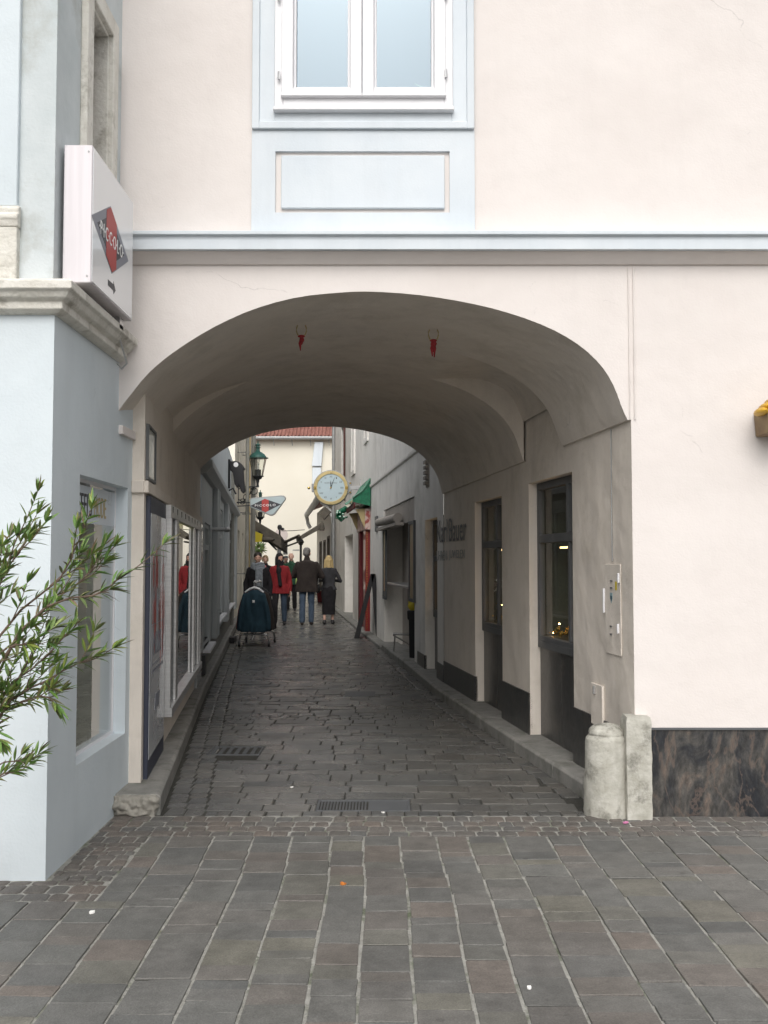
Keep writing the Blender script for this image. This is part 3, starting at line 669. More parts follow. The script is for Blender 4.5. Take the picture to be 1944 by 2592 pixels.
# surround: flat band then stepped inner moulding
ws = MB(); ou0, ou1 = L0 + .002, R0 - .002; wu0 = fp(697, 200)[0]; wu1 = fp(1145, 200)[0]; wz = fp(900, 284)[1]
for k, (ins, dd) in enumerate(((0, .045), (.045, .03))):
    a, b, c = ou0 + ins, ou1 - ins, zb + ins; nx = .045 if k == 0 else (wu0 - a)
    nb = .045 if k == 0 else (wz - c)
    ws.fbox(FA, a, a + nx, c, zt, -.01, dd); ws.fbox(FA, b - nx, b, c, zt, -.01, dd); ws.fbox(FA, a + nx, b - nx, c, c + nb, -.01, dd)
ws.build('window_surround', M['blueish'], B, bevel=.003)
wf = MB(); wf.fframe(FA, wu0, wu1, wz, zt, .055, -.02, .05, tb=.09); wf.fbox(FA, wu0 - .006, wu1 + .006, wz - .018, wz + .006, .0, .075)
wo_ = wf.build('window', M['white'], B, bevel=.004)
um = fp(917, 200)[0]; sz = fp(900, 252)[1]
for a, b in ((wu0 + .045, um - .002), (um + .002, wu1 - .045)):
    s1 = MB(); tL = .072; s1.fframe(FA, a, b, sz, zt - .06, tL, -.012, .062, tb=.05); s1.fbox(FA, a - .002, b + .002, sz - .014, sz + .006, .02, .08)
    s1.fframe(FA, a + tL, b - tL, sz + .05, zt - .11, .018, -.03, .03)
    s1.build('sash', M['white'], wo_, bevel=.004)
    s2 = MB(); s2.quad(FA.P(a + .06, sz + .03, -.005), FA.P(b - .06, sz + .03, -.005), FA.P(b - .06, zt - .08, -.005), FA.P(a + .06, zt - .08, -.005)); s2.build('pane', M['bluepane'], wo_)
hg = MB()
for x, y in ((709, 205), (709, 8), (1127, 200), (1127, 4)):
    u, z = fp(x, y); hg.tube([FA.P(u, z - .025, .07), FA.P(u, z + .025, .07)], .009, 8)
hg.build('hinge', M['alu'], wo_, smooth=True)
rm = MB(); a, b, c, e = wu0, wu1, wz, zt; d1, d2 = -.08, -1.6
P = FA.P
rm.quad(P(a, c, d2), P(b, c, d2), P(b, e, d2), P(a, e, d2)); rm.quad(P(a, c, d1), P(a, c, d2), P(a, e, d2), P(a, e, d1)); rm.quad(P(b, c, d1), P(b, c, d2), P(b, e, d2), P(b, e, d1)); rm.quad(P(a, c, d1), P(b, c, d1), P(b, c, d2), P(a, c, d2)); rm.quad(P(a, e - .01, d1), P(b, e - .01, d1), P(b, e - .01, d2), P(a, e - .01, d2))
rm.build('room_interior', M['room'], wo_)
# pot plant standing behind the right-hand sash
pp = MB(); base = FA.P(.42, wz + .10, -.2)
for k in range(9):
    a = R(-50 + k * 12.5 + random.uniform(-5, 5)); L = random.uniform(.2, .4); pts = [base + Vector((math.sin(a) * L * t_, -.01 * t_, math.cos(a) * L * t_ - .12 * t_ * t_ * abs(math.sin(a)))) for t_ in (0, .35, .7, 1)]
    pp.tube(pts, [.009, .014, .009, .001], 5)
pp.lathe(base + Vector((0, 0, -.1)), [(.05, 0), (.07, .1)], 12)
tag(pp.build('pot_plant', mat('pale_green_leaves', (.45, .60, .50), .6)), 'pale spiky pot plant behind the right pane of the upper window', 'plant')
# plinth
pm = MB(); pm.fbox(FA, 1.60, 6.4, -.03, .518, -.03, .006); pm.build('marble_plinth', M['marble'], B)
pm = MB(); pm.fbox(FA, 1.60, 6.4, .520, .532, -.0, .018); pm.build('shadow_strip', M['darkmetal'], B)  # dark strip put in as the shadow line where the wall overhangs the plinth
# left wall of the passage (pier plus wall) with impost band
lw = MB(); ZI0, ZI1 = 1.995, 2.075
lw.quad((-1.66, 6.5, .1), (-1.57, 6.5, .1), (-1.57, 6.5, 3.3), (-1.66, 6.5, 3.3))
lw.quad(LW.P(0, .0), LW.P(5.56, .0), LW.P(5.56, 3.3), LW.P(0, 3.3))
lw.build('passage_wall', M['inside'], B)
ib = MB(); ib.fbox(LW, -.012, 5.54, ZI0 + .002, ZI1, -.01, .028); ib.box(-1.648, -1.5685, 6.472, 6.51, ZI0, ZI1); ib.build('impost_band', M['inside'], B, bevel=.004)
ib = MB(); ib.box(-1.70, -1.625, 6.155, 6.49, 2.34, 2.395); ib.build('impost_band', M['pink'], B, bevel=.003)
# hooks with red ribbons in the vault
for i, (x, y) in enumerate(((763, 822), (1097, 812))):
    Yh = 6.85
    c = atY(x, y, Yh); zc_ = min((p for p in prof(Yh)), key=lambda p: abs(p[0] - c.x))[2]
    t_ = thing('ribbon_hook', ('small' if i == 0 else 'large') + ' red ribbon tied to a hook in the passage vault, ' + ('left' if i == 0 else 'right') + ' of the two', 'hook', (c.x, Yh, zc_), 'ribbon hooks in the vault')
    m_ = MB(); m_.tube([(c.x + .035 * math.cos(a), Yh, zc_ - .045 + .05 * math.sin(a)) for a in [R(140 + 26 * k) for k in range(11)]], .005, 6); m_.build('hook', M['goldletter'], t_)
    m_ = MB()
    for k in range(3 + 2 * i):
        dx = random.uniform(-.02, .02); L = random.uniform(.05, .13); m_.tube([(c.x + dx * .2, Yh, zc_ - .085), (c.x + dx, Yh + .01, zc_ - .085 - L * .5), (c.x + dx * .6, Yh, zc_ - .085 - L)], [.008, .012, .004], 6)
    m_.ell((c.x, Yh, zc_ - .09), (.026, .012, .011), 8, 6); m_.build('ribbon', M['ribbon'], t_, smooth=True)

# ------------------------------------------------------------------ grey corner building, left
G = thing('corner_building', 'pale blue-grey corner building with a stone cornice at the left edge', 'building', (-1.65, 4.93, 0))
SH = (.455, 1.47, .455, 2.02, .075)
gw = MB(); wall_holes(gw, GS, 0, 1.585, -.03, 2.83, [SH]); gw.quad(GF.P(-7, -.03), GF.P(-1.65, -.03), GF.P(-1.65, 2.83), GF.P(-7, 2.83))
gw.build('lower_wall', M['grey_wall'], G)
UW = (.50, .90, 3.25, 4.70, .11)
gu = MB(); wall_holes(gu, GS, .0, 1.22, 2.9, 6.7, [UW], d=-.01); gu.quad(GF.P(-7, 2.9, -.01), GF.P(-1.66, 2.9, -.01), GF.P(-1.66, 6.7, -.01), GF.P(-7, 6.7, -.01))
gu.quad((-7, 4.94, 6.7), (-1.66, 4.94, 6.7), (-1.66, 12, 6.7), (-7, 12, 6.7)); gu.quad((-7, 4.94, 0), (-7, 12, 0), (-7, 12, 6.7), (-7, 4.94, 6.7)); gu.quad((-7, 12, 0), (-2.3, 12, 0), (-2.3, 12, 6.7), (-7, 12, 6.7))
gu.build('upper_wall', M['weathered'], G)
# wrapped cornice
pr = [(0, 2.78), (.03, 2.785), (.055, 2.80), (.055, 2.835), (.085, 2.85), (.10, 2.875), (.12, 2.885), (.12, 2.925), (.09, 2.94), (-.02, 2.945)]
cn = MB(); rings = []
rings.append([Vector((-7, 4.93 - d, z)) for d, z in pr]); rings.append([Vector((-1.65 + d, 4.93 - d, z)) for d, z in pr]); rings.append([Vector((-1.65 + d, 6.12, z)) for d, z in pr])
cn.loft(rings); cn.build('cornice', M['stone'], G, bevel=.003)
# stone window surround and pilaster
sf = MB(); a, b, c, e = UW[:4]; tw = .11
sf.fbox(GS, a - tw, a, c - .3, e + tw, -.01, .03); sf.fbox(GS, b, b + tw, c - .3, e + tw, -.01, .03); sf.fbox(GS, a, b, e, e + tw, -.01, .03)
sf.fbox(GS, b - .012, b + .004, c, e, -.12, .0); sf.fbox(GS, a, b - .012, e - .012, e + .003, -.12, .0)
sfo = sf.build('stone_window', M['stone'], G, bevel=.005)
p = MB(); p.fbox(GS, a, b, c, e, -.14, -.121); p.build('pane', M['black'], sfo)
p = MB(); p.fbox(GS, a, a + .5, c, e, -.121, -.118) if 0 else p.fbox(GS, b - .05, b - .013, c, e - .013, -.12, -.105); p.build('window_frame', mat('red_brown_wood', (.13, .045, .03), .7), sfo)
x1 = GF.px(50, 300)[0]; zbse = 3.38
q = MB(); q.fbox(GF, -7, x1, 3.33, 6.6, -.02, .02); q.build('pilaster', M['grey_wall'], G, bevel=.004)
q = MB(); q.sweep(GF, [(0, 3.22), (.035, 3.22), (.045, 3.25), (.052, 3.26), (.05, 3.28), (.03, 3.29), (.035, 3.31), (.025, 3.33), (0, 3.33)], -7, x1 + .015, 1)
q.fbox(GF, -7, x1 + .008, 2.94, 3.22, -.02, .032); q.build('pilaster_base', M['stone'], G, bevel=.004)
# shop window of the corner building
sf = MB(); a, b, c, e = SH[:4]; sf.fframe(GS, a, b, c, e, .02, -.10, -.075)
sfo = sf.build('shop_window', M['white'], G)
p = MB(); p.quad(*[GS.P(u, z, -.082) for u, z in ((a, c), (b, c), (b, e), (a, e))]); p.build('pane', glass_mat('shop_glass', (.75, .78, .78), .22), sfo)
p = MB(); p.fbox(GS, a + .02, b - .02, 1.77, 1.985, -.0815, -.079); p.build('sign_band', M['blueish'], sfo)
p = MB(); P = GS.P
p.quad(P(a - .2, c, -.5), P(b + .1, c, -.5), P(b + .1, e, -.5), P(a - .2, e, -.5)); p.quad(P(a - .2, c, -.1), P(b + .1, c, -.1), P(b + .1, c, -.5), P(a - .2, c, -.5)); p.quad(P(b + .1, c, -.1), P(b + .1, e, -.1), P(b + .1, e, -.5), P(b + .1, c, -.5)); p.quad(P(a - .2, e, -.1), P(b + .1, e, -.1), P(b + .1, e, -.5), P(a - .2, e, -.5)); p.quad(P(a - .2, c, -.1), P(a - .2, e, -.1), P(a - .2, e, -.5), P(a - .2, c, -.5))
p.build('display_box', M['interiorlight'], sfo)
p = MB(); p.fbox(GS, a + .62, a + .66, c, 1.77, -.5, -.11); p.fbox(GS, a + .05, a + .6, c, c + .06, -.6, -.12); p.build('display_panel', M['cream'], sfo)
text("STEFFI'S", M['darkletter'], sfo, P(a + .09, 1.81, -.077), (0, 1, 0), (0, 0, 1), width=.40, height=.135, thick=.001)
text("MODE", M['goldletter'], sfo, P(a + .54, 1.81, -.077), (0, 1, 0), (0, 0, 1), width=.25, height=.125, thick=.001)

# illuminated-box sign
S = thing('box_sign', 'white box sign with black and red diamond and arrow above the corner cornice', 'sign', (-1.565, 5.4, 2.97))
SF = Fr((-1.49, 5.0), (0, 1), -1)
m_ = MB(); m_.box(-1.638, -1.492, 5.0, 5.82, 2.965, 3.68); m_.build('sign_box', M['signside'], S, bevel=.004)
m_ = MB(); m_.fbox(SF, .012, .812, 2.975, 3.67, -.003, .001); m_.build('sign_face', M['signwhite'], S)
def onp(pts): return [SF.px(x, y) for x, y in pts]
oc = onp([(231, 544), (279.4, 521.5), (324.6, 661), (282.3, 692.8)])
cc = (sum(p[0] for p in oc) / 4, sum(p[1] for p in oc) / 4)
def sc(pts, k): return [(cc[0] + (u - cc[0]) * k, cc[1] + (z - cc[1]) * k) for u, z in pts]
m_ = MB(); m_.cur = 0; m_.fpoly(SF, oc, .001, .002); m_.cur = 1; m_.fpoly(SF, sc(oc, .72), .002, .0032)
hb = (max(p[0] for p in oc) - min(p[0] for p in oc)) * .135
def clipband(poly, a, b):      # clip polygon to a<=u<=b
    for s_, lim in ((1, a), (-1, b)):
        out = []
        for i in range(len(poly)):
            p, q = poly[i], poly[(i + 1) % len(poly)]; fp_, fq = s_ * (p[0] - lim), s_ * (q[0] - lim)
            if fp_ >= 0: out.append(p)
            if fp_ * fq < 0: t = fp_ / (fp_ - fq); out.append((p[0] + (q[0] - p[0]) * t, p[1] + (q[1] - p[1]) * t))
        poly = out
    return poly
m_.cur = 2; m_.fpoly(SF, clipband(sc(oc, .96), cc[0] - hb, cc[0] + hb), .0032, .0042)
m_.build('emblem', [M['signgrey'], M['signblack'], M['signred']], S)
a = SF.px(250, 572); b = SF.px(308, 641); hgt = .075
text('·P·I·C·C·O·L·O·', M['letter'], S, SF.P(a[0], cc[1] - hgt / 2, .0044), (0, 1, 0), (0, 0, 1), width=b[0] - a[0] + .02, height=hgt, thick=.0008, bold=.0)
ar = onp([(272.5, 707), (272.5, 722), (286, 735.5), (287, 744), (292, 736), (286.5, 712), (286.8, 720)])
m_ = MB(); m_.fpoly(SF, ar, .001, .002); m_.build('arrow', M['signblack'], S)
m_ = MB(); m_.box(-1.60, -1.53, 5.70, 5.78, 2.90, 2.966); m_.tube([(-1.57, 5.72, 2.96), (-1.56, 5.85, 2.84), (-1.55, 5.95, 2.74), (-1.60, 6.02, 2.72), (-1.635, 6.05, 2.76)], .006, 6); m_.build('bracket', M['alu'], S, smooth=True)
m_ = MB()
for y_, z_ in ((5.0, 3.645), (5.0, 3.0)): m_.tube([(-1.512, 4.9965, z_), (-1.512, 5.001, z_)], .005, 8)
m_.build('screw', M['pipe'], S)

# ------------------------------------------------------------------ guard stones
m_ = MB(); prof_ = [(.139, -.03), (.139, .02), (.136, .12), (.134, .3), (.133, .42), (.130, .462), (.118, .478), (.112, .482), (.114, .494), (.106, .512), (.075, .535), (.035, .548), (.008, .552)]
rings = [[Vector((1.372 + r_ * math.cos(k * 2 * math.pi / 40), 6.20 + r_ * math.sin(k * 2 * math.pi / 40), z)) for k in range(40)] for r_, z in [(lambda t: prof_[int(t)] if t == int(t) else (prof_[int(t)][0] * (1 - t % 1) + prof_[int(t) + 1][0] * (t % 1), prof_[int(t)][1] * (1 - t % 1) + prof_[int(t) + 1][1] * (t % 1)))(k / 4) for k in range(49)]]
m_.loft(rings); o = m_.build('guard_stone', M['guard'], smooth='full', label='rounded weathered stone bollard guarding the right foot of the arch', cat='bollard')
for v in o.data.vertices: v.co += Vector((v.co.x - 1.372, v.co.y - 6.2, 0)).normalized() * (noise.noise(v.co * 9) * .012 + noise.noise(v.co * 35) * .004) + Vector((0, 0, noise.noise(v.co * 12 + Vector((5, 0, 0))) * .006 if v.co.z > .4 else 0))
m_ = MB()
for k in range(24):
    pass
def rough_post(x0, x1, y0, y1, z1):
    m_ = MB(); n = 26; rings = []
    for k in range(n + 1):
        z = -.03 + (z1 + .03) * k / n; s_ = 1 if k < n - 1 else (.97 if k == n - 1 else .9); c = ((x0 + x1) / 2, (y0 + y1) / 2); hx, hy = (x1 - x0) / 2 * s_, (y1 - y0) / 2 * s_; rg = []
        for a, b, cn_, en in ((-1, -1, 1, 0), (1, -1, 0, 1), (1, 1, -1, 0), (-1, 1, 0, -1)):
            for q in range(6):
                f = q / 6 * 2; rg.append(Vector((c[0] + (a + cn_ * f) * hx, c[1] + (b + en * f) * hy, z)))
        rings.append(rg)
    m_.loft(rings); return m_
o = rough_post(1.462, 1.612, 6.055, 6.20, .61).build('corner_stone', M['guard'], smooth=True, label='square weathered stone post built against the corner of the arch', cat='stone post')
for v in o.data.vertices: v.co += Vector((noise.noise(v.co * 14), noise.noise(v.co * 14 + Vector((9, 0, 0))), noise.noise(v.co * 8) * .5)) * .005

# ------------------------------------------------------------------ metal covers in the paving
def grate(q, label, rib, along_x, plain=None):
    x0, x1, y0, y1 = q; t_ = thing('drain_cover', label, 'drain cover', ((x0 + x1) / 2, (y0 + y1) / 2, 0), 'drain covers in the alley floor')
    f = MB(); f.box(x0, x1, y0, y0 + .015, -.03, .001); f.box(x0, x1, y1 - .015, y1, -.03, .001); f.box(x0, x0 + .015, y0 + .015, y1 - .015, -.03, .001); f.box(x1 - .015, x1, y0 + .015, y1 - .015, -.03, .001); f.build('frame', M['darkmetal'], t_)
    f = MB(); lim = x1 - .015 if plain is None else plain; xx = x0 + .022
    while xx + rib[0] < lim: f.box(xx, xx + rib[0], y0 + .02, y1 - .02, -.03, -.002); xx += rib[0] + rib[1]
    if plain is not None: f.box(plain, x1 - .015, y0 + .016, y1 - .016, -.03, -.003)
    f.build('grille', M['darkmetal'] if plain is not None else M['darkmetal'], t_, bevel=.002)
grate(MANH, 'rectangular ribbed iron cover in the paving at the mouth of the arch', (.011, .009), False, plain=-.10)
grate(GRATE, 'slotted steel street drain beside the left gutter inside the passage', (.035, .03), False)
a = atZ(872, 1762); b = atZ(950, 1754)
m_ = MB(); m_.box(a.x, b.x, a.y - .05, b.y + .1, -.01, .006); m_.build('drain_cover', M['darkmetal'], label='small dark metal plate let into the alley floor far from the arch', cat='drain cover')

# ------------------------------------------------------------------ left passage furniture
PB = thing('poster_board', 'tall blue-edged poster board with red motif on the left passage wall', 'poster board', LW.P(.65, .1))
m_ = MB(); m_.fbox(LW, .10, 1.13, .10, 1.985, .001, .03); m_.build('board', mat('poster_blue', (.03, .036, .06), .5), PB, bevel=.003)
def poster_mat(name, base, specs):
    return mat(name, base, .25, tuple(c * .85 for c in base), 3, coat=.6)
m_ = MB(); m_.fbox(LW, .135, 1.12, .24, 1.87, .030, .033); pst = m_.build('poster', poster_mat('poster_white', (.50, .53, .56), 0), PB)
rp = MB()
for k in range(24):
    u = random.uniform(.24, 1.04); zc_ = random.choice((1.50, 1.18, 1.12)) + random.uniform(-.04, .04); h_ = random.uniform(.05, .2) * (1.5 if zc_ < 1.3 else .8); w_ = random.uniform(.008, .035)
    rp.cur = 0 if random.random() < .6 else 1
    rp.fpoly(LW, [(u - w_, zc_ - h_), (u + w_ * .2, zc_ - h_ * 1.25), (u + w_, zc_ - h_ * .6), (u + w_ * .8, zc_ + h_ * .5), (u, zc_ + h_ * .9), (u - w_, zc_ + h_ * .4)], .033, .0333 + k * .00003)
rp.build('red_motif', [mat('poster_red', (.34, .05, .04), .4), mat('poster_dark_red', (.16, .03, .028), .4)], pst)
gp = MB(); gp.fframe(LW, .22, 1.0, .84, 1.12, .006, .033, .0345); gp.fbox(LW, .24, 1.0, .79, .81, .033, .0345); gp.fpoly(LW, [(.45, .52), (.75, .52), (.78, .62), (.5, .62)], .033, .0345)
gp.build('printed_box', M['signgrey'], pst)
text('MODE', M['signgrey'], pst, LW.P(.34, .90, .0345), LW.P(1, 0) - LW.P(0, 0), (0, 0, 1), width=.5, height=.16, thick=.0005)
# small framed notice above the impost
NB = thing('framed_notice', 'narrow framed notice high on the left wall inside the arch', 'notice', LW.P(.28, 2.1))
m_ = MB(); m_.fframe(LW, .06, .52, 2.09, 2.46, .02, .001, .02); m_.build('frame', M['darkmetal'], NB)
m_ = MB(); m_.fbox(LW, .08, .5, 2.11, 2.44, .002, .012); m_.build('print', mat('notice_print', (.30, .32, .28), .3, (.48, .48, .42), 9, coat=.8), NB)
# glazed display cabinet
DC = thing('display_cabinet', 'glazed aluminium display cabinet along the left passage wall', 'display cabinet', LW.P(2.9, .35))
DU0, DU1, DZ0, DZ1 = 1.15, 4.72, .36, 1.985
m_ = MB(); m_.fbox(LW, DU0, DU1, DZ0, DZ0 + .07, .001, .09); m_.fbox(LW, DU0, DU1, DZ1 - .10, DZ1, .001, .07)
for u, t_ in ((DU0, .04), (1.62, .16), (3.62, .10), (4.35, .08), (DU1 - .04, .04)): m_.fbox(LW, u, u + t_, DZ0 + .07, DZ1 - .10, .001, .075)
m_.build('frame', M['alu'], DC, bevel=.003)
m_ = MB()
for u in (1.62, 3.62, 4.35): m_.fbox(LW, u - .010, u - .001, DZ0 + .07, DZ1 - .10, .047, .053)
m_.build('edge_trim', M['darkmetal'], DC)
m_ = MB()
for a, b in ((DU0 + .04, 1.62), (1.78, 3.62), (3.72, 4.35), (4.43, DU1 - .04)):
    m_.quad(LW.P(a, DZ0 + .07, .045), LW.P(b, DZ0 + .07, .045), LW.P(b, DZ1 - .1, .045), LW.P(a, DZ1 - .1, .045))
m_.build('glass_pane', M['mirror'], DC)
m_ = MB(); m_.quad(LW.P(DU0, DZ0, .004), LW.P(DU1, DZ0, .004), LW.P(DU1, DZ1, .004), LW.P(DU0, DZ1, .004)); m_.build('back_panel', M['interiorlight'], DC)
m_ = MB(); m_.fbox(LW, 1.80, 3.60, DZ1 - .125, DZ1 - .105, .005, .03); m_.build('strip_light', M['strip'], DC)
m_ = MB()
for k in range(9): u = DU0 + .1 + k * .4; m_.fpoly(LW, [(u, DZ1 - .012), (u + .05, DZ1 - .012), (u + .025, DZ1 - .06)], .07, .073)
m_.build('fastener', M['black'], DC)
PB2 = thing('poster_board', 'narrow glossy poster panel at the far end of the left passage wall', 'poster board', LW.P(5.1, .1))
m_ = MB(); m_.fbox(LW, 4.80, 5.55, .12, 1.985, .001, .03); m_.build('board', poster_mat('poster_grey', (.40, .42, .43), 0), PB2)
m_ = MB(); m_.fbox(LW, 4.95, 5.35, 1.15, 1.55, .03, .032); m_.build('print', M['blackcloth'], PB2)

# ------------------------------------------------------------------ right alley wall
def rp_(x, y): return RA.px(x, y)
AW = thing('white_alley_house', 'long white plastered house forming the right side of the alley', 'house', RA.P(0, 0))
END = 22.2
O3 = (.47, 1.5, .05, 2.10, .16); NI = (2.54, 6.65, .0, 2.50, .35); RD = (14.3, 17.4, .02, 2.27, .35)
m_ = MB(); wall_holes(m_, RA, 0.0, END, -.03, 3.12, [O3, NI, RD]); m_.quad(RA.P(END, 0), RA.P(END, 0, -4), RA.P(END, 3.12, -4), RA.P(END, 3.12)); m_.build('lower_wall', M['alley_white'], AW)
UWS = [(9.8, 10.5, 4.3, 5.9), (13.5, 14.4, 3.9, 5.6), (17.3, 18.4, 3.9, 5.6)]
m_ = MB(); wall_holes(m_, RA, 0.0, END, 3.18, 6.9, UWS, rev=.14, d=.012); m_.quad(RA.P(END, 3.12), RA.P(END, 3.12, -4), RA.P(END, 6.9, -4), RA.P(END, 6.9)); m_.quad(RA.P(0, 6.9, 0.01), RA.P(END, 6.9, .01), RA.P(END, 6.9, -4), RA.P(0, 6.9, -4)); m_.build('upper_wall', M['alley_white'], AW)
m_ = MB(); m_.sweep(RA, [(0, 3.10), (.03, 3.115), (.035, 3.14), (.035, 3.17), (.0, 3.2)], 0, END, 1); m_.build('string_course', M['alley_white'], AW)
for h in UWS:
    f = MB(); f.fframe(RA, h[0], h[1], h[2], h[3], .07, -.13, -.08); g_ = MB(); g_.fframe(RA, h[0] - .12, h[1] + .12, h[2] - .12, h[3] + .12, .12, .0, .05); g_.build('window_surround', M['alley_white'], AW); fo = f.build('window', mat('brown_window_frame', (.06, .028, .022), .6) if h is UWS[0] else bpy.data.materials['brown_window_frame'], AW)
    p = MB(); p.quad(*[RA.P(u, z, -.12) for u, z in ((h[0], h[2]), (h[1], h[2]), (h[1], h[3]), (h[0], h[3]))]); p.build('pane', M['black'], fo)
w3 = shop_window(RA, O3, 'shop_window', parent=AW, lo=.9, tz=1.55, mull=.5, dep=.16); jewels(RA, .6, 1.4, .92, .16, w3, 40)
m_ = MB(); m_.fbox(RA, 0.004, O3[0], -.02, .30, -.02, .012); m_.fbox(RA, O3[1], 2.2, -.02, .28, -.02, .012); m_.build('marble_plinth', M['marble_dull'], AW)
m_ = MB(); m_.fbox(RA, RD[0], RD[1], .02, 2.27, -.36, -.30); m_.build('door', M['alley_white'], AW)
# kiosk niche
m_ = MB(); m_.quad(*[RA.P(u, z, -.345) for u, z in ((2.54, 0), (6.65, 0), (6.65, 2.5), (2.54, 2.5))]); m_.build('niche_back', M['boards'], AW)
m_ = MB(); n = 5
for k in range(n): a = 2.55 + k * (4.08 / n); m_.fbox(RA, a, a + 4.08 / n - .015, 2.15, 2.49, -.06, -.02)
m_.build('fascia_board', M['boards'], AW)
m_ = MB(); m_.fbox(RA, 2.95, 5.9, 1.13, 1.17, -.34, .03); m_.build('counter', M['alu'], AW, bevel=.005)
m_ = MB(); m_.fbox(RA, 2.60, 3.3, .15, 1.12, -.344, -.34); m_.build('hatch_opening', M['black'], AW)
m_ = MB(); m_.tube([RA.P(3.9, 2.24, .08), RA.P(6.9, 2.28, .08)], .075, 12); m_.fbox(RA, 3.9, 6.9, 2.12, 2.17, -.02, .12); m_.build('rolled_awning', M['boards'], AW, smooth=True)
for (u0_, u1_, nm) in ((2.40, 2.95, 'faded yellow poster in a narrow frame right of the kiosk niche'), (6.15, 6.62, 'narrow framed poster left of the kiosk niche')):
    t_ = thing('framed_poster', nm, 'poster', RA.P(u0_, 1.0), 'framed posters beside the kiosk')
    m_ = MB(); m_.fframe(RA, u0_, u1_, .95 + (0 if u0_ < 3 else -.1), 2.14, .05, .002, .035, tb=.05); m_.build('frame', M['darkmetal'], t_)
    m_ = MB(); m_.fbox(RA, u0_ + .05, u1_ - .05, 1.0, 2.09, .003, .018); m_.build('print', mat('faded_poster', (.38, .36, .22), .5, (.42, .22, .14), 3), t_)
# lettering on the wall
a = RW.px(1178, 1348); b = RW.px(1112, 1358)
for w_, u_, l_ in (('Karl', 6.26, .62), ('Bauer', 5.54, .92)): text(w_, M['wallletter'], AW, RW.P(u_, 1.775, .014), RW.P(0, 0) - RW.P(1, 0), (0, 0, 1), width=l_, height=.27, thick=.001)
for w_, u_, l_ in (('UHREN', 6.30, .62), ('JUWELEN', 5.55, .84)): text(w_, M['pipe'], AW, RW.P(u_, 1.555, .014), RW.P(0, 0) - RW.P(1, 0), (0, 0, 1), width=l_, height=.12, thick=.001)
# vent
u, z = rp_(1084, 1197); t_ = MB()
for k in range(5): t_.fbox(RA, u - .08, u + .08, z - .16 + k * .07, z - .12 + k * .07, .01, .06)
t_.fbox(RA, u - .1, u + .1, z - .19, z + .2, .0, .02); t_.build('wall_vent', M['boards'], label='small louvred vent on the white wall just beyond the arch', cat='vent')
u, z = rp_(955, 1326); t_ = MB(); t_.fbox(RA, u - .2, u + .2, z - .15, z + .15, .001, .03); t_.build('wall_plaque', M['darkmetal'], label='small dark plaque on the white wall beside the green portal roof', cat='plaque')
# downpipe at the end of the white house
t_ = MB(); t_.tube([RA.P(END - .2, .0, .08), RA.P(END - .2, 6.8, .08)], .055, 10)
for z in (1, 3, 5, 7): t_.tube([RA.P(END - .2, z, .08), RA.P(END - .2, z + .04, .08)], .065, 10)
t_.build('downpipe', M['pipe'], smooth=True, label='pale zinc downpipe running down the end of the white house', cat='downpipe')
t_ = MB(); u, _ = rp_(876, 1150); t_.tube([RA.P(u, 3.3, .05), RA.P(u, 6.8, .05)], .03, 8); t_.build('downpipe', mat('brown_pipe', (.09, .035, .03), .6), smooth=True, label='thin brown pipe high on the white house right of the clock', cat='pipe')
# bin in the niche
b0 = RA.P(3.05, 0, -.13)
t_ = thing('litter_bin', 'black litter bin standing in front of the kiosk niche', 'bin', b0)
m_ = MB(); m_.lathe(b0, [(.135, .0), (.14, .02), (.15, .66), (.17, .68), (.175, .80), (.16, .81)], 4); m_.build('body', M['black'], t_, bevel=.006)
m_ = MB(); m_.ell(b0 + Vector((-.05, 0, .87)), (.11, .10, .09), 10, 7); m_.ell(b0 + Vector((-.1, .02, .93)), (.05, .07, .1), 8, 6)
o = m_.build('yellow_bag', M['yellow'], smooth=True, label='crumpled yellow bag lying on top of the black bin', cat='bag')
for v in o.data.vertices: v.co += Vector((1, 1, 1)) * noise.noise(v.co * 22) * .02
m_ = MB(); m_.lathe(b0 + Vector((.07, -.03, .81)), [(.04, 0), (.045, .02), (.045, .26), (.03, .30), (.03, .33)], 12); m_.build('white_cup', M['paper'], smooth=True, label='tall white cup on the black bin beside the yellow bag', cat='cup')
m_ = MB(); b1 = RA.P(4.1, 0.0, -.12); m_.tube([b1 + Vector((-.25, 0, .38)), b1 + Vector((.3, 0, .36))], .02, 8); m_.tube([b1 + Vector((-.25, 0, .36)), b1 + Vector((.2, 0, .1))], .012, 6); m_.tube([b1 + Vector((.28, 0, .36)), b1 + Vector((.25, 0, .0))], .015, 6); m_.tube([b1 + Vector((-.22, 0, .36)), b1 + Vector((-.24, 0, .0))], .015, 6)
m_.build('folding_stool', M['chrome'], smooth=True, label='small metal stool frame next to the black bin in the niche', cat='stool')

# green-roofed portal
PT = thing('pagoda_portal', 'red restaurant portal with curved green glazed pagoda roof on the right', 'portal', RA.P(10.6, 0))
for (a, b, mt) in ((9.45, 9.95, 'red'), (11.0, 11.4, 'darkred')):
    m_ = MB(); m_.fbox(RA, a, b, .0, 2.22, .0, .10); m_.build('pillar', M[mt], PT, bevel=.01)
m_ = MB(); m_.fbox(RA, 9.95, 11.0, .0, 2.2, .005, .03); m_.build('door', M['darkred'], PT)
m_ = MB(); m_.fbox(RA, 9.35, 11.5, 2.22, 2.68, .0, .12); m_.build('painted_lintel', mat('painted_lintel', (.55, .42, .38), .5, (.30, .06, .05), 7, ramp=(.5, .58)), PT, bevel=.01)
m_ = MB()
for u in (9.40, 11.35): m_.sweep(RA, [(.10, 2.25), (.14, 2.30), (.20, 2.42), (.25, 2.55), (.32, 2.66), (.11, 2.68)], u, u + .1)
m_.build('bracket', M['goldletter'], PT)
m_ = MB(); rows = []
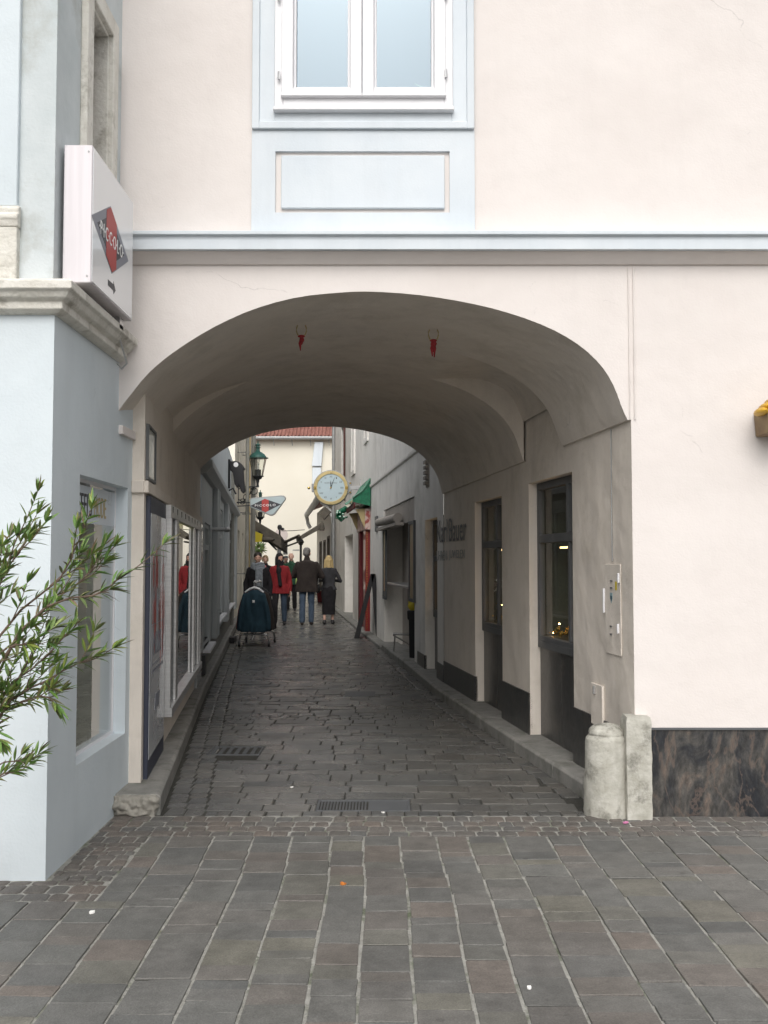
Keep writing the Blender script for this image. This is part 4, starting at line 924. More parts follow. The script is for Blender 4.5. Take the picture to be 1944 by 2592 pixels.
def roofpt(t):
    u = 9.2 + 2.35 * t; lift = .05 * abs(2 * t - 1) ** 3
    return [RA.P(u, 3.30, .015), RA.P(u, 3.12 + lift, .09), RA.P(u, 2.97 + lift, .20), RA.P(u, 2.86 + lift, .36), RA.P(u, 2.83 + lift, .40), RA.P(u, 2.76 + lift, .40), RA.P(u, 2.72, .015)]
for i in range(15): rows.append(roofpt(i / 14))
m_.loft(rows); rf = m_.build('roof', M['greenglaze'], PT)
m_ = MB()
for i in range(13):
    q = roofpt(i / 12); m_.tube([v + Vector((0, 0, .01)) for v in q[:5]], .024, 6)
m_.build('roof_rib', M['greenglaze'], PT, smooth=True)
m_ = MB()
for i in range(10): u = 9.3 + i * .235; m_.disc(RA, (u, 2.76), .10, .34, .37, 10)
m_.build('scalloped_valance', M['darkred'], PT)
m_ = MB()
m_.tube([RA.P(11.5, 2.80, .36), RA.P(11.6, 2.72, .48), RA.P(11.6, 2.60, .55), RA.P(11.6, 2.52, .48), RA.P(11.6, 2.58, .40)], [.07, .08, .08, .06, .03], 8)
for i in range(22):
    c = RA.P(11.6 + random.uniform(-.1, .1), 2.64 + random.uniform(-.13, .13), .48 + random.uniform(-.12, .12)); m_.ell(c, (.04, .04, .035), 6, 4)
m_.build('dragon_ornament', M['greenglaze'], PT)
m_ = MB()
for i in range(60): m_.ell(RA.P(9.42, .1 + i * .036, .07), (.008, .008, .008), 5, 4)
m_.build('bead_string', M['gold'], PT)
# A-frame board
t_ = thing('chalkboard', 'black folding A-board leaning beside the red portal pillar', 'A-board', (-.55, 20.3, 0))
yb = 20.0; tp = atY(943, 1453, yb); lf = atZ(901, 1620); rt = Vector((tp.x + .12, yb, 0.02))
for i, q in enumerate((lf, rt)):
    m_ = MB(); m_.prism([(q.x - .05, yb, q.z), (q.x + .05, yb, q.z), (tp.x + .05 + .01 * i, yb, tp.z), (tp.x - .04 + .01 * i, yb, tp.z)], [(q.x - .05, yb + .55, q.z), (q.x + .05, yb + .55, q.z), (tp.x + .015 + .01 * i, yb + .55, tp.z), (tp.x - .015 + .01 * i, yb + .55, tp.z)])
    m_.build('panel', M['black'], t_, bevel=.004)

# low house beyond, with gutter and shopfront windows
LH0 = RA.P(END, 0, -.02)
LB = Fr((LH0.x, LH0.y), (-.118, 1), 1)
LHs = thing('low_alley_house', 'low cream house with a sagging gutter beyond the white house', 'house', LH0)
hl = [(.6, 2.2, .05, 2.6), (3.2, 4.6, .05, 2.5), (5.8, 7.2, .4, 2.4), (8.6, 10.2, .2, 2.4)]
m_ = MB(); wall_holes(m_, LB, 0, 13, -.03, 3.8, hl, rev=.2); m_.quad(LB.P(13, 0), LB.P(13, 0, -4), LB.P(13, 3.8, -4), LB.P(13, 3.8)); m_.build('wall', M['alley_white'], LHs)
for h in hl:
    f = MB(); f.fframe(LB, h[0], h[1], h[2], h[3], .08, -.16, .03); fo = f.build('window', M['brownwood'], LHs)
    p = MB(); p.quad(*[LB.P(u, z, -.12) for u, z in ((h[0], h[2]), (h[1], h[2]), (h[1], h[3]), (h[0], h[3]))]); p.build('pane', M['interior'], fo)
m_ = MB(); m_.sweep(LB, [(.40, 3.86), (.40, 3.90), (-3, 5.3), (-3, 5.2)], -.0, 13.2); m_.build('roof', M['roof'], LHs)
m_ = MB(); m_.tube([LB.P(0, 3.90, .48), LB.P(13.2, 3.72, .48)], .12, 10); m_.tube([LB.P(12.9, 3.7, .5), LB.P(12.95, 3.3, .42), LB.P(12.95, 3.1, .3)], .09, 8); m_.build('gutter', M['zinc'], LHs, smooth=True)
m_ = MB(); m_.tube([LB.P(.7, 3.85, .5), LB.P(.8, 3.6, .45), LB.P(.5, 3.3, .15), LB.P(.4, 2.9, .08), LB.P(.4, 0, .08)], .06, 8); m_.build('downpipe', M['zinc'], LHs, smooth=True)
# diamond sign and awning on right
t_ = MB(); c = atY(823, 1299, 33.5); dz = .22
t_.prism([(c.x, 33.5, c.z + dz), (c.x + .2, 33.5, c.z + .05), (c.x - .05, 33.5, c.z - dz), (c.x - .2, 33.5, c.z - .05)], [(c.x + .0, 33.9, c.z + dz), (c.x + .2, 33.9, c.z + .05), (c.x - .05, 33.9, c.z - dz), (c.x - .2, 33.9, c.z - .05)])
t_.build('diamond_sign', M['brownwood'], label='small brown diamond-shaped sign projecting from the wall below the clock', cat='sign')
AWN = thing('awning', 'brown sloping awning reaching out from the right-hand houses', 'awning', (atY(835, 1330, 33)))
m_ = MB(); a, b = atY(812, 1324, 33.2), atY(760, 1356, 33.2); c, d = atY(815, 1337, 33.2), atY(762, 1366, 33.2)
m_.prism([a, b, d, c], [v + Vector((-.5, 4, 0)) for v in (a, b, d, c)]); m_.build('slab', M['brownwood'], AWN, bevel=.02)
m_ = MB(); a = atY(818, 1330, 33.0); m_.lathe(a + Vector((-.05, .1, -.22)), [(.08, .05), (.10, .12), (.07, .28), (.02, .36)], 10); m_.build('end_cap', M['brownwood'], AWN, smooth=True)
m_ = MB()
for (p, q, r_) in (((757, 1356), (722, 1372), .05), ((755, 1372), (722, 1384), .03), ((768, 1372), (756, 1374), .03)): m_.tube([atY(*p, 34), atY(*q, 35)], r_, 6)
m_.build('arm', M['brownwood'], AWN)
# signpost
t_ = thing('signpost', 'dark finger post at the far end of the alley', 'signpost', (atY(761, 1500, 42).x, 42, 0)); m_ = MB(); p = atY(761.5, 1372, 42); m_.tube([(p.x, 42, 0), (p.x, 42, p.z)], .05, 8); m_.ell((p.x, 42, p.z - .0), (.12, .12, .16), 8, 6); m_.build('post', M['iron'], t_)
m_ = MB(); a = atY(741, 1394, 42); b = atY(760, 1391, 42); m_.box(a.x, b.x, 41.97, 42.0, a.z, b.z); m_.build('sign_arm', M['pipe'], t_)
t_ = MB(); t_.tube([atY(712, 1344, 36), atY(740, 1343.5, 35), atY(771, 1341, 34)], .012, 5); t_.build('cable', M['iron'], label='thin cable strung across the alley between the awnings', cat='cable')
t_ = MB(); p = atZ(812, 1525); t_.prism([(p.x - .12, p.y, 0), (p.x + .14, p.y, 0), (p.x + .14, p.y + .3, 0), (p.x - .12, p.y + .3, 0)], [(p.x - .16, p.y, .42), (p.x + .18, p.y, .42), (p.x + .18, p.y + .34, .42), (p.x - .16, p.y + .34, .42)]); t_.build('planter', M['maroon'], bevel=.02, label='dark red planter against the right wall behind the blond woman', cat='planter')

# ------------------------------------------------------------------ left alley shopfronts
LS = thing('grey_shopfront_house', 'grey shopfront house lining the left side of the alley', 'house', LW.P(6, 0))
U0 = 5.56; UEND = 18.5
wins = [(6.3, 7.6, .42, 2.05, .10), (9.0, 11.6, .62, 2.45, .09), (13.0, 16.2, .62, 2.45, .09)]
m_ = MB(); wall_holes(m_, LW, U0, UEND, .0, .42, []); m_.build('base_wall', M['shopbase'], LS)
m_ = MB(); wall_holes(m_, LW, U0, UEND, .42, 2.62, wins, d=.01); m_.build('shopfront_wall', M['shopgrey'], LS)
for w_ in wins: shop_window(LW, (w_[0], w_[1], w_[2], w_[3]), 'shop_window', parent=LS, lo=w_[2] + .06, tz=1.95 if w_[3] > 2.2 else 1.7, mull=.5, dep=.06, mats=(M['shopgrey'], M['glass'], M['shopgrey'], M['interiorlight']), sill=.05)
m_ = MB()
for w_ in wins: m_.fbox(LW, w_[0] - .04, w_[1] + .04, w_[2] - .04, w_[2], -.05, .10)
m_.build('window_sill', M['white'], LS, bevel=.005)
m_ = MB()
for u in (8.1, 8.6, 12.1, 12.6, 17.0, 17.6): m_.fbox(LW, u, u + .28, .42, 2.62, .01, .09)
m_.build('pilaster', M['shopgrey'], LS, bevel=.01)
m_ = MB(); m_.sweep(LW, [(0, 2.60), (.06, 2.62), (.14, 2.70), (.14, 2.78), (0, 2.80)], U0, UEND); m_.build('shop_cornice', M['shopgrey'], LS)
m_ = MB(); wall_holes(m_, LW, U0, UEND, 2.62, 3.9, []); m_.quad(LW.P(UEND, 0), LW.P(UEND, 0, -4), LW.P(UEND, 3.9, -4), LW.P(UEND, 3.9)); m_.quad(LW.P(U0, 3.9), LW.P(UEND, 3.9), LW.P(UEND, 4.6, -4), LW.P(U0, 4.6, -4)); m_.build('upper_wall', M['blueish'], LS)
m_ = MB(); m_.tube([LW.P(7.75, 2.0, .02), LW.P(7.75, 2.0, .22)], .03, 8); m_.ell(LW.P(7.75, 2.0, .24), (.045, .07, .045), 8, 6); m_.build('wall_lamp', M['alu'], smooth=True, label='small tubular lamp on the first grey shopfront pilaster', cat='lamp')
m_ = MB(); m_.fbox(LW, 5.95, 6.2, .14, .38, .0, .05); m_.build('cellar_vent', M['black'], label='small black cellar vent at the foot of the left wall', cat='vent')
# cream houses further left
LC = Fr((LW.P(UEND, 0).x - .0, LW.P(UEND, 0).y), (-.104, 1), -1)
CH = thing('cream_alley_house', 'tall cream house on the left beyond the grey shopfronts', 'house', LC.P(0, 0))
hh = [(2.0, 3.2, .1, 2.4), (5, 6.2, .1, 2.4), (2.2, 3.2, 4.2, 5.8), (6, 7, 4.2, 5.8), (10, 11, 4.2, 5.8)]
m_ = MB(); wall_holes(m_, LC, 0, 26, 0, 6.9, hh, rev=.15); m_.quad(LC.P(0, 0), LC.P(0, 0, -5), LC.P(0, 6.9, -5), LC.P(0, 6.9)); m_.build('wall', M['cream'], CH)
for h in hh:
    f = MB(); f.fframe(LC, h[0], h[1], h[2], h[3], .08, -.14, -.06); fo = f.build('window', M['brownwood'], CH)
    p = MB(); p.quad(*[LC.P(u, z, -.12) for u, z in ((h[0], h[2]), (h[1], h[2]), (h[1], h[3]), (h[0], h[3]))]); p.build('pane', M['interior'], fo)
m_ = MB(); m_.fbox(LC, 8.0, 9.0, 0, 6.8, .0, .12); m_.build('ochre_pilaster', M['yellowish'], CH)
def vpipe(x, Yp, r_, lab, z1=9.0):
    p = atY(x, 1300, Yp); m_ = MB(); m_.tube([(p.x, Yp, 0), (p.x, Yp, z1)], r_, 10)
    for z in (1.2, 2.8, 4.4): m_.tube([(p.x, Yp, z), (p.x, Yp, z + .05)], r_ * 1.2, 10); m_.tube([(p.x - .3, Yp, z + .02), (p.x, Yp, z + .02)], .015, 6)
    m_.build('downpipe', M['brownpipe'], smooth=True, label=lab, cat='downpipe')
vpipe(587, 22.4, .055, 'grey downpipe between the grey shopfront windows on the left', 3.8)
vpipe(626, 26.2, .05, 'tall grey-brown downpipe behind the hanging diamond sign')
vpipe(641, 26.9, .06, 'pale grey pipe just left of the second street lamp')

# ------------------------------------------------------------------ street lamps
def lamp(top, Yl, sc_, wallx, label, glow=False):
    c = atY(*top, Yl); L = thing('street_lamp', label, 'street lamp', (c.x, Yl, c.z), 'green street lanterns'); s_ = sc_
    x, y, z = c.x, Yl, c.z
    m_ = MB(); m_.lathe((x, y, z), [(.002, 0), (.02, -.02), (.012, -.06), (.03, -.08), (.075, -.10), (.075, -.12), (.05, -.13), (.055, -.17), (.075, -.18), (.05, -.20), (.055, -.28), (.11, -.31), (.18, -.36), (.215, -.41), (.23, -.44), (.28, -.45), (.28, -.465), (.24, -.468)], 20)
    for v in range(len(m_.v)): pass
    m_.v = [((a - x) * s_ + x, (b - y) * s_ + y, (d - z) * s_ + z) for a, b, d in m_.v]
    m_.build('cap', M['green_metal'], L, smooth=True)
    m_ = MB(); a = [(x + .235 * s_ * math.cos(k * math.pi / 3 + .5), y + .235 * s_ * math.sin(k * math.pi / 3 + .5), z - .468 * s_) for k in range(6)]; b = [(x + .14 * s_ * math.cos(k * math.pi / 3 + .5), y + .14 * s_ * math.sin(k * math.pi / 3 + .5), z - .93 * s_) for k in range(6)]
    m_.loft([a, b], False); m_.build('lantern_glass', M['lampglass'], L)
    m_ = MB()
    for p, q in zip(a, b): m_.tube([p, q], .009 * s_, 5)
    m_.lathe((x, y, z - .93 * s_), [(.16 * s_, .0), (.17 * s_, -.015 * s_), (.12 * s_, -.03 * s_), (.10 * s_, -.08 * s_), (.05 * s_, -.1 * s_), (.03 * s_, -.22 * s_), (.04 * s_, -.30 * s_)], 14); m_.lathe((x, y, z - .92 * s_), [(.085 * s_, 0), (.085 * s_, .15 * s_), (.03 * s_, .16 * s_)], 12)
    m_.build('frame', M['iron'], L, smooth=True)
    m_ = MB(); m_.ell((x, y, z - .68 * s_), (.035 * s_, .035 * s_, .085 * s_), 10, 8); m_.build('bulb', mat('lamp_bulb', (.8, .8, .76), .3) if 'lamp_bulb' not in bpy.data.materials else bpy.data.materials['lamp_bulb'], L, smooth=True)
    if wallx is not None:
        zb_ = z - 1.22 * s_; m_ = MB(); m_.tube([(x + .02, y, zb_), (wallx, y, zb_)], .018, 6); m_.box(wallx - .02, wallx + .01, y - .04, y + .04, zb_ - .48, zb_ + .05)
        def ring(cx, cz, r_, a0=0, a1=360, th=.012): m_.tube([(cx + r_ * math.cos(R(a)), y, cz + r_ * math.sin(R(a))) for a in range(a0, a1 + 1, 20)], th, 5)
        wd = x - wallx; ring(wallx + wd * .80, zb_ - .12, .095); ring(wallx + wd * .58, zb_ - .10, .07); ring(wallx + wd * .3, zb_ - .2, .2, 90, 320); ring(wallx + wd * .42, zb_ - .28, .08); ring(wallx + wd * .22, zb_ - .40, .07)
        m_.tube([(x - wd * .2, y, zb_ - .02), (x - wd * .4, y, zb_ - .2), (x - wd * .7, y, zb_ - .38), (wallx, y, zb_ - .44)], .014, 6)
        m_.build('scroll_bracket', M['iron'], L, smooth=True)
lamp((653, 1116), 26.8, 1.02, atY(603, 1250, 26.8).x, 'large green street lantern on a scrolled iron wall bracket')
lamp((659, 1240), 36, 1.05, None, 'smaller far lantern partly hidden below the hanging diamond sign')

# hanging diamond sign
HS = thing('hanging_sign', 'kite-shaped white hanging sign with a black and red diamond', 'sign', atY(676, 1280, 26)); YS = 26.0
HF = Fr((0, YS), (1, 0), -1)
oc = [HF.px(x, y) for x, y in ((632, 1264), (637, 1260.5), (712, 1254.3), (719, 1254.5), (724, 1260), (723, 1265), (696, 1302), (690, 1305.5), (684, 1305.5), (639, 1286.9), (633, 1284))]
m_ = MB(); m_.fpoly(HF, oc, -.06, .06); m_.build('frame', M['pipe'], HS, bevel=.012)
cxx = sum(p[0] for p in oc) / len(oc); czz = sum(p[1] for p in oc) / len(oc)
m_ = MB(); m_.fpoly(HF, [(cxx + (u - cxx) * .94, czz + (z - czz) * .88) for u, z in oc], .058, .064); m_.build('sign_face', mat('hanging_sign_face', (.42, .50, .52), .4), HS)
dm = [HF.px(x, y) for x, y in ((634, 1281), (671, 1263), (712, 1277), (673, 1297))]
m_ = MB(); m_.cur = 0; m_.fpoly(HF, dm, .064, .067); m_.cur = 1; cxm = HF.px(672, 1280)[0]; m_.fpoly(HF, clipband(dm, cxm - .09, cxm + .09), .067, .070); m_.build('emblem', [M['signblack'], M['signred']], HS)
a = HF.px(646, 1283); text('P·I·C·C·O·L·O', M['letter'], HS, HF.P(a[0], a[1], .071), (1, 0, .03), (0, 0, 1), width=.54, height=.06, thick=.001, bold=.012)
m_ = MB(); p = atY(634, 1272, YS); m_.tube([(p.x - .45, YS, p.z), (p.x, YS, p.z)], .02, 6); m_.tube([(p.x - .45, YS, p.z - .1), (p.x, YS, p.z - .08)], .015, 6); m_.build('bracket', M['iron'], HS)
# black projecting shop sign with a white disc
BS = thing('projecting_sign', 'black drooping shop sign with a round white disc left of the lantern', 'sign', atY(590, 1200, 20.5)); YB = 20.5
BF = Fr((0, YB), (1, 0), -1)
bp = [(581, 1166), (589, 1169), (597, 1167), (606, 1170), (614, 1177), (621, 1188), (617, 1190), (618, 1215), (622, 1243), (616, 1250), (611, 1244), (606, 1228), (601, 1236), (595, 1226), (592, 1208), (590, 1196), (584, 1192), (583, 1180)]
m_ = MB(); m_.fpoly(BF, [BF.px(*p) for p in bp], -.07, .07); m_.build('body', M['black'], BS, bevel=.012)
m_ = MB(); u, z = BF.px(598.5, 1177); m_.disc(BF, (u, z), .05, .07, .08, 20); m_.disc(BF, (u, z), .015, .08, .085, 10); m_.build('disc', M['letter'], BS)
m_ = MB(); p = BF.px(583, 1175); m_.box(p[0] - .08, p[0], YB - .03, YB + .03, p[1] - .5, p[1] + .1); m_.tube([BF.P(p[0] - .03, p[1] - .55), BF.P(p[0] + .06, p[1] - .5), BF.P(p[0] + .12, p[1] - .62)], .02, 6); m_.build('bracket', M['iron'], BS)

# ------------------------------------------------------------------ clock
CK = thing('street_clock', 'large round gold-rimmed clock on an arm from the right wall', 'clock', atY(838, 1235, 23.7)); YC = 23.7
CF = Fr((0, YC), (1, 0), -1); cu, cz = CF.px(837.8, 1235)
m_ = MB(); m_.disc(CF, (cu, cz), .425, -.09, .05, 48)
m_.fbox(CF, cu - .46, cu - .36, cz - .10, cz + .10, -.06, .03); m_.fbox(CF, cu + .36, cu + .49, cz - .15, cz + .15, -.06, .03); m_.build('case', M['pipe'], CK, bevel=.01)
m_ = MB(); m_.disc(CF, (cu, cz), .405, .048, .075, 48, r0=.33)
for k in range(6):
    a = R(30 + 60 * k); m_.disc(CF, (cu + .37 * math.cos(a), cz + .37 * math.sin(a)), .022, .07, .09, 8)
m_.build('bezel', M['brass'], CK, bevel=.003)
m_ = MB(); m_.disc(CF, (cu, cz), .335, .045, .058, 48); m_.build('dial', M['clockface'], CK)
for k, s_ in enumerate(('XII', 'I', 'II', 'III', 'IIII', 'V', 'VI', 'VII', 'VIII', 'IX', 'X', 'XI')):
    a = R(90 - 30 * k); wd = .018 * max(1, len(s_)) + .006; org = CF.P(cu + .265 * math.cos(a) - wd / 2, cz + .265 * math.sin(a) - .02, .059)
    text(s_, M['darkletter'], CK, org, (1, 0, 0), (0, 0, 1), width=wd, height=.042, name='numeral', thick=.001)
text('MAURICE LACROIX', M['darkletter'], CK, CF.P(cu - .15, cz + .10, .059), (1, 0, 0), (0, 0, 1), width=.30, height=.03, thick=.001)
m_ = MB()
for ang, L_, w_ in ((91, .17, .012), (70, .26, .009)):
    a = R(ang); dx, dz = math.cos(a), math.sin(a); m_.fpoly(CF, [(cu - dz * w_, cz + dx * w_), (cu + dx * L_ - dz * w_ * .3, cz + dz * L_ + dx * w_ * .3), (cu + dx * L_ + dz * w_ * .3, cz + dz * L_ - dx * w_ * .3), (cu + dz * w_, cz - dx * w_)], .060 + ang * .00002, .064 + ang * .00002)
m_.build('hand', M['black'], CK)
m_ = MB(); m_.disc(CF, (cu, cz), .02, .06, .075, 12); m_.ell(CF.P(cu - .53, cz - .0, -.02), (.035, .035, .035), 10, 8)
for s_ in (-1, 1): m_.fbox(CF, cu + s_ * .375 - .03, cu + s_ * .375 + .03, cz - .03, cz + .03, .07, .10); m_.ell(CF.P(cu + .46, cz + s_ * .11, .0), (.03, .05, .03), 8, 6)
m_.build('gold_stud', M['gold'], CK, smooth=True)
wx = RA.P(0, 0).x - .108 * (YC - 12)
m_ = MB(); m_.box(cu + .46, wx + .02, YC - .04, YC + .04, cz - .045, cz + .045); m_.box(wx - .03, wx + .03, YC - .05, YC + .05, cz - .28, cz + .2); m_.build('arm', M['alu'], CK, bevel=.005)

# left awning, yellow sign, plant
t_ = thing('awning', 'dark timber canopy sloping down from the left wall', 'awning', atY(645, 1330, 33)); m_ = MB()
a, b, c, d = atY(645, 1317, 33), atY(712, 1356, 33), atY(712, 1388, 33), atY(645, 1348, 33)
m_.prism([a, b, c, d], [v + Vector((-.3, 5, -.15)) for v in (a, b, c, d)]); m_.build('slab', M['brownwood'], t_, bevel=.02)
m_ = MB()
for p, q in (((655, 1345), (700, 1392)), ((688, 1366), (714, 1366)), ((708, 1340), (708, 1360))): m_.tube([atY(*p, 32.9), atY(*q, 33.4)], .03, 6)
m_.ell(atY(708, 1335, 33), (.08, .08, .1), 8, 6); m_.ell(atY(714, 1339, 33), (.08, .08, .05), 8, 6); m_.build('bracket', M['iron'], t_, smooth=True)
m_ = MB(); ps = [atY(x, y, 31) for x, y in ((646, 1345), (664, 1352), (662, 1371), (646, 1372))]; m_.prism(ps, [v + Vector((0, .12, 0)) for v in ps]); m_.build('yellow_sign', M['yellow'], label='yellow sign hanging under the left timber canopy', cat='sign')
m_ = MB(); m_.ell(atY(675, 1366, 31.5), (.22, .2, .09), 12, 8); m_.build('basket', M['brownwood'], smooth=True, label='dark bowl-shaped ornament beside the yellow sign', cat='ornament')
m_ = MB(); c = atY(655, 1388, 32)
for k in range(70):
    a = random.uniform(0, 6.28); L = random.uniform(.08, .3); e = c + Vector((math.cos(a) * L, math.sin(a) * .2, math.sin(a) * L * 1.2)); m_.tube([c + (e - c) * .3, e], [.03, .004], 4)
tag(m_.build('hanging_plant', M['leaf']), 'hanging green plant below the yellow sign', 'plant')

# ------------------------------------------------------------------ building closing the alley
E_ = thing('end_building', 'tall cream building with a red tiled roof closing the alley', 'building', (-5, 54, 0))
ez = atY(800, 1106, 54).z
def ep(x, y): return EB.px(x, y)
ha = [ep(701, 1385)[0], ep(712, 1385)[0], ep(716, 1380)[0], ep(728, 1380)[0]]; h0 = ep(700, 1404)[1]; h1 = ep(700, 1368)[1]
hz = [(ha[0], ha[1], h0, h1), (ha[2], ha[3], h0, h1)]
m_ = MB(); wall_holes(m_, EB, -16, 6, -.03, ez, hz, rev=.3); m_.build('wall', M['cream'], E_)
for h in hz:
    m_ = MB(); m_.fbox(EB, h[0], h[1], h[2], h[3], -.3, -.25); m_.build('window', M['darkmetal'], E_)
m_ = MB(); cu_, cz_ = ep(712, 1354); rr = .33
m_.disc(EB, (cu_, cz_), .36, .0, .03, 24); m_.build('arch_moulding', mat('pinkish_plaster', (.55, .48, .45), .9), E_)
m_ = MB(); pts = [ep(x, y) for x, y in ((797, 1120), (819, 1120), (814, 1181), (790, 1181))]; m_.fpoly(EB, pts, .0, .25); pts = [ep(x, y) for x, y in ((791, 1184), (813, 1184), (813, 1230), (791, 1230))]; m_.fpoly(EB, pts, .0, .18); m_.build('buttress', M['blueish'], E_, bevel=.02)
m_ = MB(); m_.prism([(-16, 53.6, ez - .15), (-16, 53.6, ez), (-16, 60, ez + 5), (-16, 60, ez + 4.8)], [(6, 53.6, ez - .15), (6, 53.6, ez), (6, 60, ez + 5), (6, 60, ez + 4.8)])
m_.build('roof', M['roof'], E_)
m_ = MB()
for k in range(90): x = -12 + k * .2; m_.tube([(x, 53.55, ez + .03), (x, 56.5, ez + 2.4)], .05, 5)
m_.build('tile_rib', M['roof'], E_)
m_ = MB(); m_.tube([(-16, 53.55, ez - .1), (6, 53.55, ez - .1)], .09, 8)
for k in range(12): x = -11 + k; m_.tube([(x, 53.6, ez - .1), (x + .03, 53.8, ez - .5)], .02, 5)
m_.build('gutter', M['pipe'], E_)

# ------------------------------------------------------------------ ornament at the right edge
OR = thing('wall_lantern', 'brown wooden wall box under a yellow scalloped roof at the right edge', 'wall ornament', (2.36, 6.0, 2.1))
c = atY(1945, 1060, 6.0); m_ = MB(); z0, z1 = atY(1945, 1099, 6.0).z, atY(1945, 1048, 6.0).z; xl = atY(1929, 1060, 6.0).x
m_.hexa([(xl + .01, 5.92, z0), (xl + .20, 5.92, z0), (xl + .20, 6.14, z0), (xl + .01, 6.14, z0), (xl, 5.92, z1 + .03), (xl + .21, 5.92, z1 + .03), (xl + .21, 6.14, z1 + .03), (xl, 6.14, z1 + .03)]); m_.build('box', mat('brown_wood', (.19, .12, .07), .7, (.30, .22, .11), 9), OR, bevel=.005)
m_ = MB()
for k in range(7):
    t = k / 6; m_.ell((xl - .025 + .26 * t, 5.95, z1 + .005 + .10 * (1 - abs(2 * t - 1))), (.032, .09, .026), 8, 6)
    m_.ell((xl - .0 + .21 * t, 5.95, z1 + .035 + .09 * (1 - abs(2 * t - 1))), (.028, .08, .022), 8, 6)
m_.build('scalloped_roof', mat('golden_yellow', (.62, .36, .03), .4), OR, smooth=True)
m_ = MB(); m_.box(xl + .09, xl + .12, 6.10, 6.16, z1 - .05, z1 + .02); m_.build('bracket', M['iron'], OR)

# ------------------------------------------------------------------ people
def head(mb, c, s, yaw, nose=True):
    # c: centre of the skull, face towards local +f
    f = Vector((math.sin(yaw), -math.cos(yaw), 0)); rgt = Vector((math.cos(yaw), math.sin(yaw), 0)); up = Vector((0, 0, 1)); c = Vector(c)
    T = lambda a, b, d: c + rgt * a * s + f * b * s + up * d * s
    mb.ell(T(0, -.005, .03), (.078 * s, .078 * s, .088 * s)); mb.ell(T(0, .022, -.02), (.062 * s, .062 * s, .085 * s)); mb.ell(T(0, .035, -.085), (.036 * s, .036 * s, .03 * s))
    mb.cap(T(0, .075, .005), T(0, .102, -.030), .009 * s, .014 * s, 8)
    mb.cap(T(-.02, .078, -.062), T(.02, .078, -.062), .009 * s, .009 * s, 8)
    mb.cap(T(-.035, .07, .022), T(.035, .07, .022), .012 * s, .012 * s, 8)
    for q in (-1, 1): mb.ell(T(q * .078, 0, -.01), (.014 * s, .014 * s, .03 * s), 8, 6); mb.ell(T(q * .038, .055, -.03), (.024 * s, .024 * s, .022 * s), 8, 6)
    mb.cap(T(0, -.012, -.07), T(0, -.02, -.17), .052 * s, .056 * s)
    return T
def hand(mb, w, d, f, s=1.0):     # w wrist, d direction of the hand, f direction of the palm
    w = Vector(w); d = Vector(d).normalized(); f = Vector(f).normalized(); sd = d.cross(f).normalized(); f = sd.cross(d)
    for k in (-1, 0, 1): mb.cap(w + sd * k * .022 * s, w + d * .085 * s + sd * k * .026 * s, .017 * s, .014 * s, 8)
    for k, L in ((-1.5, .058), (-.5, .075), (.5, .08), (1.5, .07)):
        a = w + d * .09 * s + sd * k * .019 * s; b = a + d * L * .5 * s + f * .012 * s; e = b + d * L * .4 * s + f * .03 * s
        mb.cap(a, b, .0095 * s, .009 * s, 8); mb.cap(b, e, .009 * s, .0075 * s, 8)
    a = w + d * .03 * s + sd * .036 * s; b = a + d * .03 * s + sd * .022 * s + f * .012 * s; mb.cap(a, b, .012 * s, .011 * s, 8); mb.cap(b, b + d * .032 * s + f * .014 * s, .011 * s, .009 * s, 8)
